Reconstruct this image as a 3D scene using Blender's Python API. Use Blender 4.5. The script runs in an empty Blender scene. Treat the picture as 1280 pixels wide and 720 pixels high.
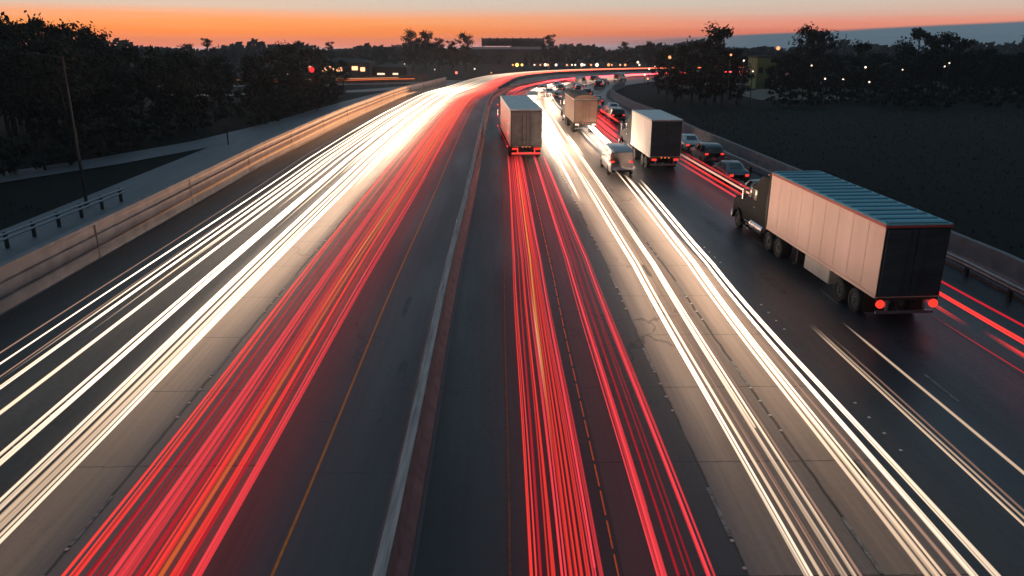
import bpy, math, random
from mathutils import Vector, Matrix
R=math.radians
sc=bpy.context.scene
col=sc.collection
random.seed(7)

# ------------------------------------------------------------ camera
FPX=964.0; HC=10.9; PITCH=17.5028
cd=bpy.data.cameras.new('camera'); cam=bpy.data.objects.new('camera',cd); col.objects.link(cam)
cd.sensor_width=36; cd.lens=36*FPX/1280; cd.clip_end=20000; cd.clip_start=.1
cam.location=(0,0,HC); cam.rotation_euler=(R(90-PITCH),0,0)
sc.camera=cam

# ------------------------------------------------------------ world: sky after sunset
SUN_EL=1.0; SUN_AZ=-22.0     # degrees, azimuth measured from +Y towards +X
w=bpy.data.worlds.new('World'); sc.world=w; w.use_nodes=True
N=w.node_tree.nodes; L=w.node_tree.links; N.clear()
def nd(t,**k):
    n=N.new(t)
    for a,b in k.items(): setattr(n,a,b)
    return n
def lk(a,b): L.new(a,b)
def mth(op,a,b=None,c=None):
    n=nd('ShaderNodeMath',operation=op)
    for i,v in enumerate((a,b,c)):
        if v is None: continue
        if isinstance(v,(int,float)): n.inputs[i].default_value=v
        else: lk(v,n.inputs[i])
    return n.outputs[0]
tc=nd('ShaderNodeTexCoord'); sep=nd('ShaderNodeSeparateXYZ'); lk(tc.outputs['Generated'],sep.inputs[0])
el=mth('MULTIPLY',mth('ARCSINE',sep.outputs[2]),57.2958)
az=mth('MULTIPLY',mth('ARCTAN2',sep.outputs[0],sep.outputs[1]),57.2958)
# thin streaks of cloud wobble the bands
nz=nd('ShaderNodeTexNoise'); nz.inputs['Scale'].default_value=1.0; nz.inputs['Detail'].default_value=3
mp=nd('ShaderNodeMapping'); mp.inputs['Scale'].default_value=(4,4,110); lk(tc.outputs['Generated'],mp.inputs[0]); lk(mp.outputs[0],nz.inputs['Vector'])
wob=mth('MULTIPLY',mth('SUBTRACT',nz.outputs[0],.5),.9)
elw=mth('ADD',el,wob)
def ramp(src,stops,lo,hi):
    mr=nd('ShaderNodeMapRange'); mr.inputs['From Min'].default_value=lo; mr.inputs['From Max'].default_value=hi; lk(src,mr.inputs[0])
    r=nd('ShaderNodeValToRGB'); lk(mr.outputs[0],r.inputs[0]); e=r.color_ramp.elements
    while len(e)>1: e.remove(e[-1])
    for i,(p,c) in enumerate(stops):
        q=(p-lo)/(hi-lo)
        x=e[0] if i==0 else e.new(q)
        x.position=q; x.color=(*c,1)
    return r.outputs[0]
def s2l(c): return tuple(((v/255)/12.92 if v/255<=.04045 else ((v/255+.055)/1.055)**2.4) for v in c)
left=ramp(elw,[(-1,s2l((70,60,70))),(-.15,(.85,.50,.50)),(.02,(1.0,.30,.20)),(.8,(1.02,.28,.075)),(1.5,(1.0,.36,.13)),(2.0,s2l((244,176,140))),(2.5,s2l((218,196,178))),(3.2,s2l((208,200,188))),(9,s2l((165,175,185))),(30,s2l((104,134,152)))],-1,30)
right=ramp(elw,[(-1,s2l((60,70,80))),(-.1,(.30,.30,.34)),(.35,(.5,.24,.24)),(.75,s2l((226,126,104))),(1.3,s2l((236,150,128))),(1.9,s2l((222,176,158))),(2.6,s2l((212,194,178))),(3.2,s2l((206,196,182))),(9,s2l((156,170,184))),(30,s2l((96,130,150)))],-1,30)
f=nd('ShaderNodeMapRange'); f.interpolation_type='SMOOTHSTEP'; f.inputs['From Min'].default_value=-12; f.inputs['From Max'].default_value=22; lk(az,f.inputs[0])
mx=nd('ShaderNodeMix',data_type='RGBA'); lk(f.outputs[0],mx.inputs[0]); lk(left,mx.inputs[6]); lk(right,mx.inputs[7])
# dusk is darker away from the sunset and overhead
awy=nd('ShaderNodeMapRange'); awy.interpolation_type='SMOOTHSTEP'; awy.inputs['From Min'].default_value=35; awy.inputs['From Max'].default_value=130; awy.inputs['To Min'].default_value=1; awy.inputs['To Max'].default_value=.38
lk(mth('ABSOLUTE',az),awy.inputs[0])
# slate-blue cloud bank low in the right of the sunset
top=mth('MULTIPLY_ADD',mth('SUBTRACT',az,11.0),.045,.42)
top=mth('ADD',top,mth('MULTIPLY',wob,.25))
bank=nd('ShaderNodeMapRange'); bank.interpolation_type='SMOOTHSTEP'; bank.inputs['From Min'].default_value=-.10; bank.inputs['From Max'].default_value=.10
lk(mth('SUBTRACT',top,el),bank.inputs[0])
bankaz=nd('ShaderNodeMapRange'); bankaz.interpolation_type='SMOOTHSTEP'; bankaz.inputs['From Min'].default_value=5; bankaz.inputs['From Max'].default_value=17; lk(az,bankaz.inputs[0])
bf=mth('MULTIPLY',bank.outputs[0],bankaz.outputs[0])
mb=nd('ShaderNodeMix',data_type='RGBA'); lk(bf,mb.inputs[0]); lk(mx.outputs[2],mb.inputs[6]); mb.inputs[7].default_value=(*s2l((90,112,126)),1)
sky=nd('ShaderNodeTexSky',sky_type='NISHITA'); sky.sun_disc=False; sky.sun_elevation=R(SUN_EL); sky.sun_rotation=R(SUN_AZ)
bg1=nd('ShaderNodeBackground'); lk(mb.outputs[2],bg1.inputs[0])
SKY_K=1.0
lk(mth('MULTIPLY',awy.outputs[0],SKY_K),bg1.inputs[1])
bg2=nd('ShaderNodeBackground'); lk(sky.outputs[0],bg2.inputs[0]); bg2.inputs[1].default_value=.006
ad=nd('ShaderNodeAddShader'); lk(bg1.outputs[0],ad.inputs[0]); lk(bg2.outputs[0],ad.inputs[1])
out=nd('ShaderNodeOutputWorld'); lk(ad.outputs[0],out.inputs[0])
w.cycles.sampling_method='MANUAL'; w.cycles.sample_map_resolution=1024

# ------------------------------------------------------------ the last warm light of the set sun
sl=bpy.data.lights.new('sun','SUN'); so=bpy.data.objects.new('sun',sl); col.objects.link(so)
sl.energy=.08; sl.angle=R(8); sl.color=(1,.55,.35)
so.rotation_euler=Vector((math.sin(R(SUN_AZ))*math.cos(R(2)),math.cos(R(SUN_AZ))*math.cos(R(2)),math.sin(R(2)))).to_track_quat('Z','Y').to_euler()
vs=sc.view_settings; vs.view_transform='Standard'; vs.look='None'; vs.exposure=0; vs.gamma=1; vs.use_curve_mapping=False
try:
    sc.cycles.max_bounces=5; sc.cycles.transparent_max_bounces=24; sc.cycles.diffuse_bounces=2; sc.cycles.glossy_bounces=3; sc.cycles.sample_clamp_indirect=4; sc.cycles.sample_clamp_direct=0
    sc.cycles.use_light_tree=True; sc.cycles.use_denoising=True
except Exception as e: print(e)

# ------------------------------------------------------------ the road's course
CTRL=[(-2.7,-40),(-2.9,-10),(-3.0,14),(-3.3,33),(-3.4,60),(-3.8,98),(-4.0,126),(-3.0,151),(1.4,177),(10.4,203),(24,227),(43,248),(68,263),(100,273),(150,281),(230,286),(330,288)]
def _cr(a,b,c,d,t):
    return tuple(.5*(2*b[i]+(c[i]-a[i])*t+(2*a[i]-5*b[i]+4*c[i]-d[i])*t*t+(3*b[i]-a[i]-3*c[i]+d[i])*t**3) for i in (0,1))
_pts=[]
for i in range(1,len(CTRL)-2):
    for k in range(40): _pts.append(_cr(CTRL[i-1],CTRL[i],CTRL[i+1],CTRL[i+2],k/40))
PATH=[];_acc=0;_last=_pts[0];PATH.append(_last)
for q in _pts[1:]:
    L=math.hypot(q[0]-_last[0],q[1]-_last[1])
    while _acc+L>=1.0:
        t=(1.0-_acc)/L;_last=(_last[0]+(q[0]-_last[0])*t,_last[1]+(q[1]-_last[1])*t)
        PATH.append(_last);L=math.hypot(q[0]-_last[0],q[1]-_last[1]);_acc=0
    _acc+=L;_last=q
S0=-10   # arclength value of PATH[0], so that s is close to Y
# smooth the sampled path a little
for _ in range(6):
    PATH=[PATH[0]]+[tuple((PATH[i-1][k]+2*PATH[i][k]+PATH[i+1][k])/4 for k in (0,1)) for i in range(1,len(PATH)-1)]+[PATH[-1]]
def zr(Y):
    t=min(1,max(0,(Y-8)/95.)); return 1.75*(t*t*(3-2*t)*.6+.4*t)
def lerp(x,xs,ys):
    if x<=xs[0]: return ys[0]
    for i in range(1,len(xs)):
        if x<=xs[i]:
            t=(x-xs[i-1])/(xs[i]-xs[i-1]); return ys[i-1]+(ys[i]-ys[i-1])*t
    return ys[-1]
def smooth(t): t=min(1,max(0,t)); return t*t*(3-2*t)
def frame(s):
    u=min(len(PATH)-2.001,max(1,s-S0)); i=int(u); t=u-i
    x=PATH[i][0]*(1-t)+PATH[i+1][0]*t; y=PATH[i][1]*(1-t)+PATH[i+1][1]*t
    a=PATH[max(0,i-2)];b=PATH[min(len(PATH)-1,i+3)]
    L=math.hypot(b[0]-a[0],b[1]-a[1]); return x,y,(b[0]-a[0])/L,(b[1]-a[1])/L
def shift(s,d):
    if d>0: return d*lerp(s,[35,60,80,115],[1,.92,.865,.83])
    return d*lerp(s,[65,115],[1,.92])-34*smooth((s-158)/135)*smooth(-d/1.2)
def P(s,d,h=0):
    x,y,tx,ty=frame(s); e=shift(s,d)
    X=x+ty*e; Y=y-tx*e
    return (X,Y,zr(Y)+h)

def terrain(x,y):
    D=math.hypot(x,y)
    z=zr(y)-.15
    z-=lerp(D,[380,900,1500],[0,4,6])
    return z
# ------------------------------------------------------------ helpers
def tag(o,label=None,cat=None,group=None,kind=None):
    if label: o['label']=label
    if cat: o['category']=cat
    if group: o['group']=group
    if kind: o['kind']=kind
    return o
class MB:
    def __init__(s): s.v=[];s.f=[];s.uv=[];s.att=None;s.fade=None;s.mi=[]
    def add(s,vs,fs,mi=0):
        n=len(s.v); s.v+=[tuple(v) for v in vs]
        for f in fs: s.f.append(tuple(i+n for i in f)); s.mi.append(mi)
        return s
    def box(s,x0,x1,y0,y1,z0,z1,mi=0,b=0.0):
        if b>0:
            b=min(b,(x1-x0)*.45,(y1-y0)*.45,(z1-z0)*.45); vs=[]
            for z,zi in((z0,0),(z0+b,1),(z1-b,1),(z1,0)):
                q=0 if zi else b
                xa,xb,ya,yb=x0+q,x1-q,y0+q,y1-q
                c=b
                if zi: vs+=[(xa+c,ya,z),(xb-c,ya,z),(xb,ya+c,z),(xb,yb-c,z),(xb-c,yb,z),(xa+c,yb,z),(xa,yb-c,z),(xa,ya+c,z)]
                else: vs+=[(xa+c*.3,ya,z),(xb-c*.3,ya,z),(xb,ya+c*.3,z),(xb,yb-c*.3,z),(xb-c*.3,yb,z),(xa+c*.3,yb,z),(xa,yb-c*.3,z),(xa,ya+c*.3,z)]
            fs=[tuple(range(7,-1,-1)),tuple(range(24,32))]
            for k in range(3):
                for i in range(8): fs.append((k*8+i,k*8+(i+1)%8,k*8+8+(i+1)%8,k*8+8+i))
            return s.add(vs,fs,mi)
        return s.add([(x0,y0,z0),(x1,y0,z0),(x1,y1,z0),(x0,y1,z0),(x0,y0,z1),(x1,y0,z1),(x1,y1,z1),(x0,y1,z1)],
            [(3,2,1,0),(4,5,6,7),(0,1,5,4),(1,2,6,5),(2,3,7,6),(3,0,4,7)],mi)
    def cyl(s,a,b,r0,r1=None,n=10,mi=0,cap=True):
        r1=r0 if r1 is None else r1; a=Vector(a);b=Vector(b);d=(b-a).normalized()
        u=d.orthogonal().normalized(); w_=d.cross(u); vs=[]
        for c,r in((a,r0),(b,r1)):
            for i in range(n):
                t=2*math.pi*i/n; vs.append(c+(u*math.cos(t)+w_*math.sin(t))*r)
        fs=[(i,(i+1)%n,n+(i+1)%n,n+i) for i in range(n)]
        if cap: fs+=[tuple(range(n-1,-1,-1)),tuple(range(n,2*n))]
        return s.add(vs,fs,mi)
    def prism(s,prof,x0,x1,mi=0):          # profile in (y,z), extruded along x
        n=len(prof); vs=[(x0,y,z) for y,z in prof]+[(x1,y,z) for y,z in prof]
        fs=[tuple(range(n)),tuple(range(2*n-1,n-1,-1))]+[(i,n+i,n+(i+1)%n,(i+1)%n) for i in range(n)]
        return s.add(vs,fs,mi)
    def ball(s,c,r,n=8,mi=0,sz=1.0):
        vs=[(c[0],c[1],c[2]-r*sz)];m=n//2
        for j in range(1,m):
            ph=-math.pi/2+math.pi*j/m
            for i in range(n): t=2*math.pi*i/n; vs.append((c[0]+r*math.cos(ph)*math.cos(t),c[1]+r*math.cos(ph)*math.sin(t),c[2]+r*sz*math.sin(ph)))
        vs.append((c[0],c[1],c[2]+r*sz)); fs=[(0,1+(i+1)%n,1+i) for i in range(n)]
        for j in range(m-2):
            for i in range(n): a=1+j*n+i;b=1+j*n+(i+1)%n; fs.append((a,b,b+n,a+n))
        q=1+(m-2)*n; fs+=[(q+i,q+(i+1)%n,len(vs)-1) for i in range(n)]
        return s.add(vs,fs,mi)
    def mesh(s,name,mats,smooth=False):
        me=bpy.data.meshes.new(name); me.from_pydata(s.v,[],s.f)
        for m in (mats if isinstance(mats,(list,tuple)) else [mats]): me.materials.append(m)
        if any(s.mi): me.polygons.foreach_set('material_index',s.mi)
        if smooth: me.polygons.foreach_set('use_smooth',[True]*len(me.polygons))
        if s.uv:
            ul=me.uv_layers.new(name='UVMap')
            for i,lp in enumerate(me.loops): ul.data[i].uv=s.uv[lp.vertex_index]
        if s.att:
            a=me.attributes.new('power','FLOAT','POINT'); a.data.foreach_set('value',s.att)
            a=me.attributes.new('fade','FLOAT','POINT'); a.data.foreach_set('value',s.fade or [1.0]*len(s.v))
        me.update(); return me
    def build(s,name,mats,parent=None,smooth=False,loc=None,rz=None):
        o=bpy.data.objects.new(name,s.mesh(name,mats,smooth)); col.objects.link(o)
        if parent: o.parent=parent
        if loc: o.location=loc
        if rz is not None: o.rotation_euler=(0,0,rz)
        return o
def empty(name,loc,rz=0):
    o=bpy.data.objects.new(name,None); col.objects.link(o); o.location=loc; o.rotation_euler=(0,0,rz); o.empty_display_size=.3; return o
def copy_tree(o,parent=None):
    c=o.copy(); col.objects.link(c); c.parent=parent
    for ch in list(o.children): copy_tree(ch,c)
    return c

# ------------------------------------------------------------ materials
def mat(name,color,rough=.6,metal=0,noise=None,nscale=4,bump=0,spec=.5,coat=0,stretch=None):
    m=bpy.data.materials.new(name); m.use_nodes=True; nt=m.node_tree; b=nt.nodes['Principled BSDF']
    b.inputs['Base Color'].default_value=(*color,1); b.inputs['Roughness'].default_value=rough; b.inputs['Metallic'].default_value=metal
    b.inputs['Specular IOR Level'].default_value=spec; b.inputs['Coat Weight'].default_value=coat
    if noise or bump:
        t=nt.nodes.new('ShaderNodeTexCoord'); n=nt.nodes.new('ShaderNodeTexNoise'); n.inputs['Scale'].default_value=nscale; n.inputs['Detail'].default_value=6
        mpp=nt.nodes.new('ShaderNodeMapping'); nt.links.new(t.outputs['Object'],mpp.inputs[0]); nt.links.new(mpp.outputs[0],n.inputs['Vector'])
        if stretch: mpp.inputs['Scale'].default_value=stretch
        if noise:
            r=nt.nodes.new('ShaderNodeValToRGB'); r.color_ramp.elements[0].position=.3; r.color_ramp.elements[1].position=.72
            r.color_ramp.elements[0].color=(*noise,1); r.color_ramp.elements[1].color=(*color,1)
            nt.links.new(n.outputs[0],r.inputs[0]); nt.links.new(r.outputs[0],b.inputs['Base Color'])
            mr=nt.nodes.new('ShaderNodeMapRange'); mr.inputs['To Min'].default_value=max(.05,rough-.12); mr.inputs['To Max'].default_value=min(1,rough+.12)
            nt.links.new(n.outputs[0],mr.inputs[0]); nt.links.new(mr.outputs[0],b.inputs['Roughness'])
        if bump:
            bp=nt.nodes.new('ShaderNodeBump'); bp.inputs['Strength'].default_value=bump; bp.inputs['Distance'].default_value=.02
            nt.links.new(n.outputs[0],bp.inputs['Height']); nt.links.new(bp.outputs[0],b.inputs['Normal'])
    return m
def glow(name,color,k,power=False):
    m=bpy.data.materials.new(name); m.use_nodes=True; nt=m.node_tree; nt.nodes.clear()
    e=nt.nodes.new('ShaderNodeEmission'); e.inputs[0].default_value=(*color,1); e.inputs[1].default_value=k
    if power:
        a=nt.nodes.new('ShaderNodeAttribute'); a.attribute_name='power'; q=nt.nodes.new('ShaderNodeMath'); q.operation='MULTIPLY'; q.inputs[1].default_value=k
        nt.links.new(a.outputs['Fac'],q.inputs[0]); nt.links.new(q.outputs[0],e.inputs[1])
    o=nt.nodes.new('ShaderNodeOutputMaterial')
    if power:      # a glowing column of light: thick through its middle, thin at its rim and ends
        lw=nt.nodes.new('ShaderNodeLayerWeight'); lw.inputs[0].default_value=.5
        inv=nt.nodes.new('ShaderNodeMath'); inv.operation='SUBTRACT'; inv.inputs[0].default_value=1; nt.links.new(lw.outputs['Facing'],inv.inputs[1])
        pw=nt.nodes.new('ShaderNodeMath'); pw.operation='POWER'; pw.inputs[1].default_value=1.5; nt.links.new(inv.outputs[0],pw.inputs[0])
        fa=nt.nodes.new('ShaderNodeAttribute'); fa.attribute_name='fade'; ml=nt.nodes.new('ShaderNodeMath'); ml.operation='MULTIPLY'; nt.links.new(pw.outputs[0],ml.inputs[0]); nt.links.new(fa.outputs['Fac'],ml.inputs[1])
        tr=nt.nodes.new('ShaderNodeBsdfTransparent'); mx_=nt.nodes.new('ShaderNodeMixShader'); nt.links.new(ml.outputs[0],mx_.inputs[0]); nt.links.new(tr.outputs[0],mx_.inputs[1]); nt.links.new(e.outputs[0],mx_.inputs[2]); nt.links.new(mx_.outputs[0],o.inputs[0])
    else: nt.links.new(e.outputs[0],o.inputs[0])
    return m

def pavement(name,base,dark,lines,joint=4.6,rough=.55,jstr=.8):
    """worn pavement laid out in metres along (u) and across (v) the road"""
    m=bpy.data.materials.new(name); m.use_nodes=True; nt=m.node_tree; b=nt.nodes['Principled BSDF']; nn=nt.nodes.new; ll=nt.links.new
    def M(op,a,bb=None,c=None):
        n=nn('ShaderNodeMath'); n.operation=op
        for i,v in enumerate((a,bb,c)):
            if v is None: continue
            if isinstance(v,(int,float)): n.inputs[i].default_value=v
            else: ll(v,n.inputs[i])
        return n.outputs[0]
    def NZ(sx,sy,det=5,off=0):
        mp_=nn('ShaderNodeMapping'); mp_.inputs['Scale'].default_value=(sx,sy,1); mp_.inputs['Location'].default_value=(off,off,0)
        ll(uv.outputs[0],mp_.inputs[0]); n=nn('ShaderNodeTexNoise'); n.inputs['Scale'].default_value=1; n.inputs['Detail'].default_value=det; ll(mp_.outputs[0],n.inputs['Vector']); return n.outputs[0]
    def RNG(x,a,c,lo=0,hi=1):
        n=nn('ShaderNodeMapRange'); ll(x,n.inputs[0]); n.inputs[1].default_value=a; n.inputs[2].default_value=c; n.inputs[3].default_value=lo; n.inputs[4].default_value=hi; return n.outputs[0]
    uv=nn('ShaderNodeUVMap'); sp=nn('ShaderNodeSeparateXYZ'); ll(uv.outputs[0],sp.inputs[0]); u,v=sp.outputs[0],sp.outputs[1]
    big=NZ(.07,.5); fine=NZ(6,6,8); streak=NZ(.12,5.5,4,3); speck=NZ(40,40,3)
    # transverse joints
    wv=M('MULTIPLY',M('SUBTRACT',fine,.5),.10)
    fr=M('ABSOLUTE',M('SUBTRACT',M('FRACT',M('DIVIDE',M('ADD',u,wv),joint)),.5))
    jt=M('MULTIPLY',RNG(fr,.5-.035/joint,.5-.008/joint),jstr)
    # longitudinal joints, ragged
    for ln in lines:
        dd=M('ABSOLUTE',M('ADD',M('SUBTRACT',v,ln),M('MULTIPLY',M('SUBTRACT',NZ(1.3,1.3,4,ln),.5),.12)))
        lw=RNG(dd,.015,.075,.95,0); jt=M('MAXIMUM',jt,lw)
    mxa=nn('ShaderNodeMix'); mxa.data_type='RGBA'; mxa.inputs[6].default_value=(*dark,1); mxa.inputs[7].default_value=(*base,1)
    k=M('ADD',M('ADD',M('MULTIPLY',RNG(big,.3,.7),.40),M('MULTIPLY',RNG(streak,.3,.7),.38)),M('MULTIPLY',RNG(fine,.3,.7),.22)); ll(k,mxa.inputs[0])
    # cracks
    vo=nn('ShaderNodeTexVoronoi'); vo.feature='DISTANCE_TO_EDGE'; vo.inputs['Scale'].default_value=.22
    mpv=nn('ShaderNodeMapping'); mpv.inputs['Scale'].default_value=(.6,1,1); ll(uv.outputs[0],mpv.inputs[0])
    ad_=nn('ShaderNodeVectorMath'); ad_.operation='MULTIPLY_ADD'; ll(mpv.outputs[0],ad_.inputs[0]); ad_.inputs[1].default_value=(1,1,1)
    cb=nn('ShaderNodeCombineXYZ'); ll(M('MULTIPLY',NZ(.9,.9,5,9),1.6),cb.inputs[0]); ll(M('MULTIPLY',NZ(.9,.9,5,17),1.6),cb.inputs[1]); ll(cb.outputs[0],ad_.inputs[2]); ll(ad_.outputs[0],vo.inputs['Vector'])
    ck=M('MULTIPLY',RNG(vo.outputs['Distance'],.002,.012,.6,0),RNG(NZ(.08,.2,2,5),.5,.62))
    jt=M('MAXIMUM',jt,ck)
    mj=nn('ShaderNodeMix'); mj.data_type='RGBA'; ll(jt,mj.inputs[0]); ll(mxa.outputs[2],mj.inputs[6]); mj.inputs[7].default_value=(.008,.008,.008,1)
    ll(mj.outputs[2],b.inputs['Base Color'])
    ll(RNG(M('ADD',M('MULTIPLY',big,.6),M('MULTIPLY',fine,.4)),.3,.7,rough-.16,rough+.15),b.inputs['Roughness'])
    bm=nn('ShaderNodeBump'); bm.inputs['Strength'].default_value=.35; bm.inputs['Distance'].default_value=.01
    ll(M('SUBTRACT',M('ADD',fine,M('MULTIPLY',speck,.5)),M('MULTIPLY',jt,1.2)),bm.inputs['Height']); ll(bm.outputs[0],b.inputs['Normal'])
    return m
M_conc=pavement('worn concrete pavement',(.32,.255,.215),(.12,.10,.09),[8.05,10.95,13.9,-7.0,-10.9,-12.6])
M_shoulder=pavement('asphalt shoulder',(.115,.100,.100),(.060,.054,.056),[],joint=9,jstr=.3)
M_dark=pavement('dark asphalt lane',(.040,.038,.039),(.023,.022,.023),[2.95,17.2],joint=11,jstr=.3)
M_asph=pavement('grey asphalt lane',(.040,.046,.056),(.020,.024,.030),[20.4],joint=7,jstr=.3,rough=.45)
M_brown_=pavement('dark concrete lane',(.085,.075,.072),(.045,.042,.042),[],joint=4.6)
M_dark2=pavement('dark left lanes',(.036,.037,.040),(.017,.018,.020),[-10.9,-12.6],joint=6,jstr=.4)
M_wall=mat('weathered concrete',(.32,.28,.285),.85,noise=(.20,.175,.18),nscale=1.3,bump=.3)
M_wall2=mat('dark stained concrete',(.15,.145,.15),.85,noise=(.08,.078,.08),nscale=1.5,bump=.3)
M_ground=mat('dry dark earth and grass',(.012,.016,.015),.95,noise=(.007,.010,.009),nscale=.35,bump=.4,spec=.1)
M_white=mat('white road paint',(.7,.7,.68),.6,noise=(.35,.34,.33),nscale=9)
M_yel_redlit=mat('yellow road paint',(.90,.30,.015),.6,noise=(.6,.18,.012),nscale=7)  # yellow turned orange: red tail-light glow put into the paint colour
M_ypale=mat('worn yellow road paint',(.25,.12,.03),.7,noise=(.07,.05,.03),nscale=7)
M_steel=mat('galvanised steel',(.35,.36,.38),.4,.8,noise=(.22,.22,.24),nscale=3)
M_darksteel=mat('dark steel',(.04,.042,.045),.5,.6)
M_black=mat('black rubber and plastic',(.012,.012,.013),.7)
M_chrome=mat('chrome',(.7,.7,.72),.18,1)
M_glass=mat('dark glass',(.012,.014,.016),.06,0,spec=.8,coat=.5)
M_bark=mat('bark',(.035,.028,.022),.9,noise=(.018,.014,.012),nscale=6,bump=.6)
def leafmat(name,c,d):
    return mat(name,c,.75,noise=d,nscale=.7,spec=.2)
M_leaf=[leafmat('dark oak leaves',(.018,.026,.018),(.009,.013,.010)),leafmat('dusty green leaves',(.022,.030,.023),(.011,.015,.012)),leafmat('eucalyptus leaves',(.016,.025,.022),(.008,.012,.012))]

# ------------------------------------------------------------ the ground, one sheet to the horizon
g=MB(); 
rad=[0,6,12,18,25,32,40,50,60,72,85,100,115,130,150,170,195,220,250,290,340,400,480,600,800,1000,1250,1500]; NA=96
g.v.append((0,0,terrain(0,0)))
for r_ in rad[1:]:
    for i in range(NA):
        a=2*math.pi*i/NA; x,y=r_*math.cos(a),r_*math.sin(a); g.v.append((x,y,terrain(x,y)-.02*(random.random() if r_<300 else 0)))
for i in range(NA): g.f.append((0,1+i,1+(i+1)%NA)); g.mi.append(0)
for k in range(len(rad)-2):
    for i in range(NA): a=1+k*NA+i;b=1+k*NA+(i+1)%NA; g.f.append((a,a+NA,b+NA,b)); g.mi.append(0)
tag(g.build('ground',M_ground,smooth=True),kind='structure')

def ribbon(name,d0,d1,s0,s1,h,m,nd_=2,step=3.0,kind='structure',skirt=.2):
    q=MB(); n=max(2,int((s1-s0)/step)); 
    for i in range(n+1):
        s=s0+(s1-s0)*i/n
        for j in range(nd_+1):
            d=d0+(d1-d0)*j/nd_; q.v.append(P(s,d,h)); q.uv.append((s,d))
    for i in range(n):
        for j in range(nd_):
            a=i*(nd_+1)+j; q.f.append((a,a+1,a+nd_+2,a+nd_+1)); q.mi.append(0)
    o=q.build(name,m); 
    if kind: o['kind']=kind
    return o
SE=325
ribbon('road',-17.6,-8.7,-9,SE,0,M_dark2,4)
ribbon('road',-8.7,-3.7,-9,SE,0,M_conc,3)               # left carriageway
ribbon('shoulder',-3.7,.9,-9,SE,.004,M_shoulder,3)
ribbon('road',.9,5.4,-9,SE,.004,M_dark,3)
ribbon('road',5.4,8.05,-9,SE,0,M_brown_,2)
ribbon('road',8.05,13.0,-9,SE,0,M_conc,3)
ribbon('road',13.0,25.6,-9,SE,.004,M_asph,4)

def profile_wall(name,prof,s0,s1,m,dcol,step=2.5,joints=None,parent=None):
    """prof: list of (d offset in metres, height) closed loop, swept along the road at lateral position dcol(s)"""
    q=MB(); n=max(2,int((s1-s0)/step)); k=len(prof)
    for i in range(n+1):
        s=s0+(s1-s0)*i/n; x,y,tx,ty=frame(s); e=shift(s,dcol)
        for (a,hh) in prof:
            X=x+ty*(e+a); Y=y-tx*(e+a); q.v.append((X,Y,zr(Y)+hh)); q.uv.append((s,hh))
    for i in range(n):
        for j in range(k):
            a=i*k+j;b=i*k+(j+1)%k; q.f.append((a,b,b+k,a+k)); q.mi.append(0)
    q.f.append(tuple(range(k)));q.mi.append(0); q.f.append(tuple(n*k+j for j in range(k-1,-1,-1)));q.mi.append(0)
    return q.build(name,m,parent)
# median barrier
t=empty('concrete_barrier',P(30,.4)); tag(t,'low concrete median barrier with pale worn top between the shoulder and the dark lane','barrier')
def rel(o,p):
    o.parent=p; o.matrix_parent_inverse=Matrix.Translation(-Vector(p.location)); return o
jer=[(-.40,-.1),(-.40,.10),(-.20,.32),(-.14,.86),(.14,.86),(.20,.32),(.40,.10),(.40,-.1)]
rel(profile_wall('barrier_wall',jer,-8,SE,mat('reddish barrier concrete',(.20,.15,.15),.85,noise=(.10,.075,.078),nscale=2,bump=.3),.38),t)  # sides a darker, reddish concrete than the cap
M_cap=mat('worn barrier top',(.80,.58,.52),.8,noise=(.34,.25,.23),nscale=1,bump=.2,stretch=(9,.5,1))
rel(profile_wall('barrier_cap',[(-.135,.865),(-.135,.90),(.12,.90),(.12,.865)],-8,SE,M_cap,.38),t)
# right parapet
t=empty('concrete_parapet',P(30,26.2)); tag(t,'long pale concrete parapet along the far right edge of the road','parapet')
rel(profile_wall('parapet_wall',[(-.30,-.2),(-.30,.12),(-.12,.35),(-.08,1.25),(.22,1.25),(.25,-.2)],-8,190,M_wall,26.2),t)
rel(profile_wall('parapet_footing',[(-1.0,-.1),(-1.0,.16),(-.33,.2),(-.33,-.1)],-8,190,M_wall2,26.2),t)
# pipe rail along the foot of the parapet
t=empty('guard_rail',P(30,25.0)); tag(t,'low dark steel guard rail in front of the right concrete parapet','guard rail')
rel(profile_wall('rail_beam',[(-.03,.52),(-.06,.60),(-.03,.68),(-.06,.76),(-.03,.82),(.02,.82),(.02,.52)],-8,75,M_steel,24.7),t)
pm=MB().box(-.07,.07,-.09,.09,-.1,.8).mesh('post',M_darksteel)
for i in range(24):
    p=P(-6+i*3.4,24.7,0); o=bpy.data.objects.new('post',pm); col.objects.link(o); o.location=Vector(p)+Vector((.09,0,0))-Vector(t.location); o.parent=t
# left wall with ledges
t=empty('concrete_wall',P(40,-18)); tag(t,'long ledged concrete wall beside the left carriageway, catching orange light','wall')
rel(profile_wall('wall_face',[(.12,-.2),(.12,.50),(-.05,.53),(-.05,.62),(.10,.64),(.10,1.12),(-.06,1.15),(-.06,1.25),(.08,1.28),(.08,1.66),(.16,1.70),(.16,1.84),(-.2,1.84),(-.2,-.2)],-8,185,M_wall,-18.0),t)
for i in range(14):
    s=14+i*12.2; x,y,tx,ty=frame(s); e=shift(s,-18)
    o=MB().box(.09,.17,-.02,.02,-.1,1.69).build('pilaster',M_wall,t); o.location=Vector((x+ty*e,y-tx*e,zr(y)))-Vector(t.location); o.rotation_euler=(0,0,math.atan2(-tx,ty)); 
# inner wall of the curve (dark flank of the far flyover)
t=empty('flyover_parapet',P(230,-1.5)); tag(t,'dark parapet wall along the inner edge of the far sweeping curve','parapet')
rel(profile_wall('parapet_wall',[(.0,-.2),(.0,.8),(.3,.8),(.3,-.2)],165,SE,M_wall2,-1.6),t)

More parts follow.
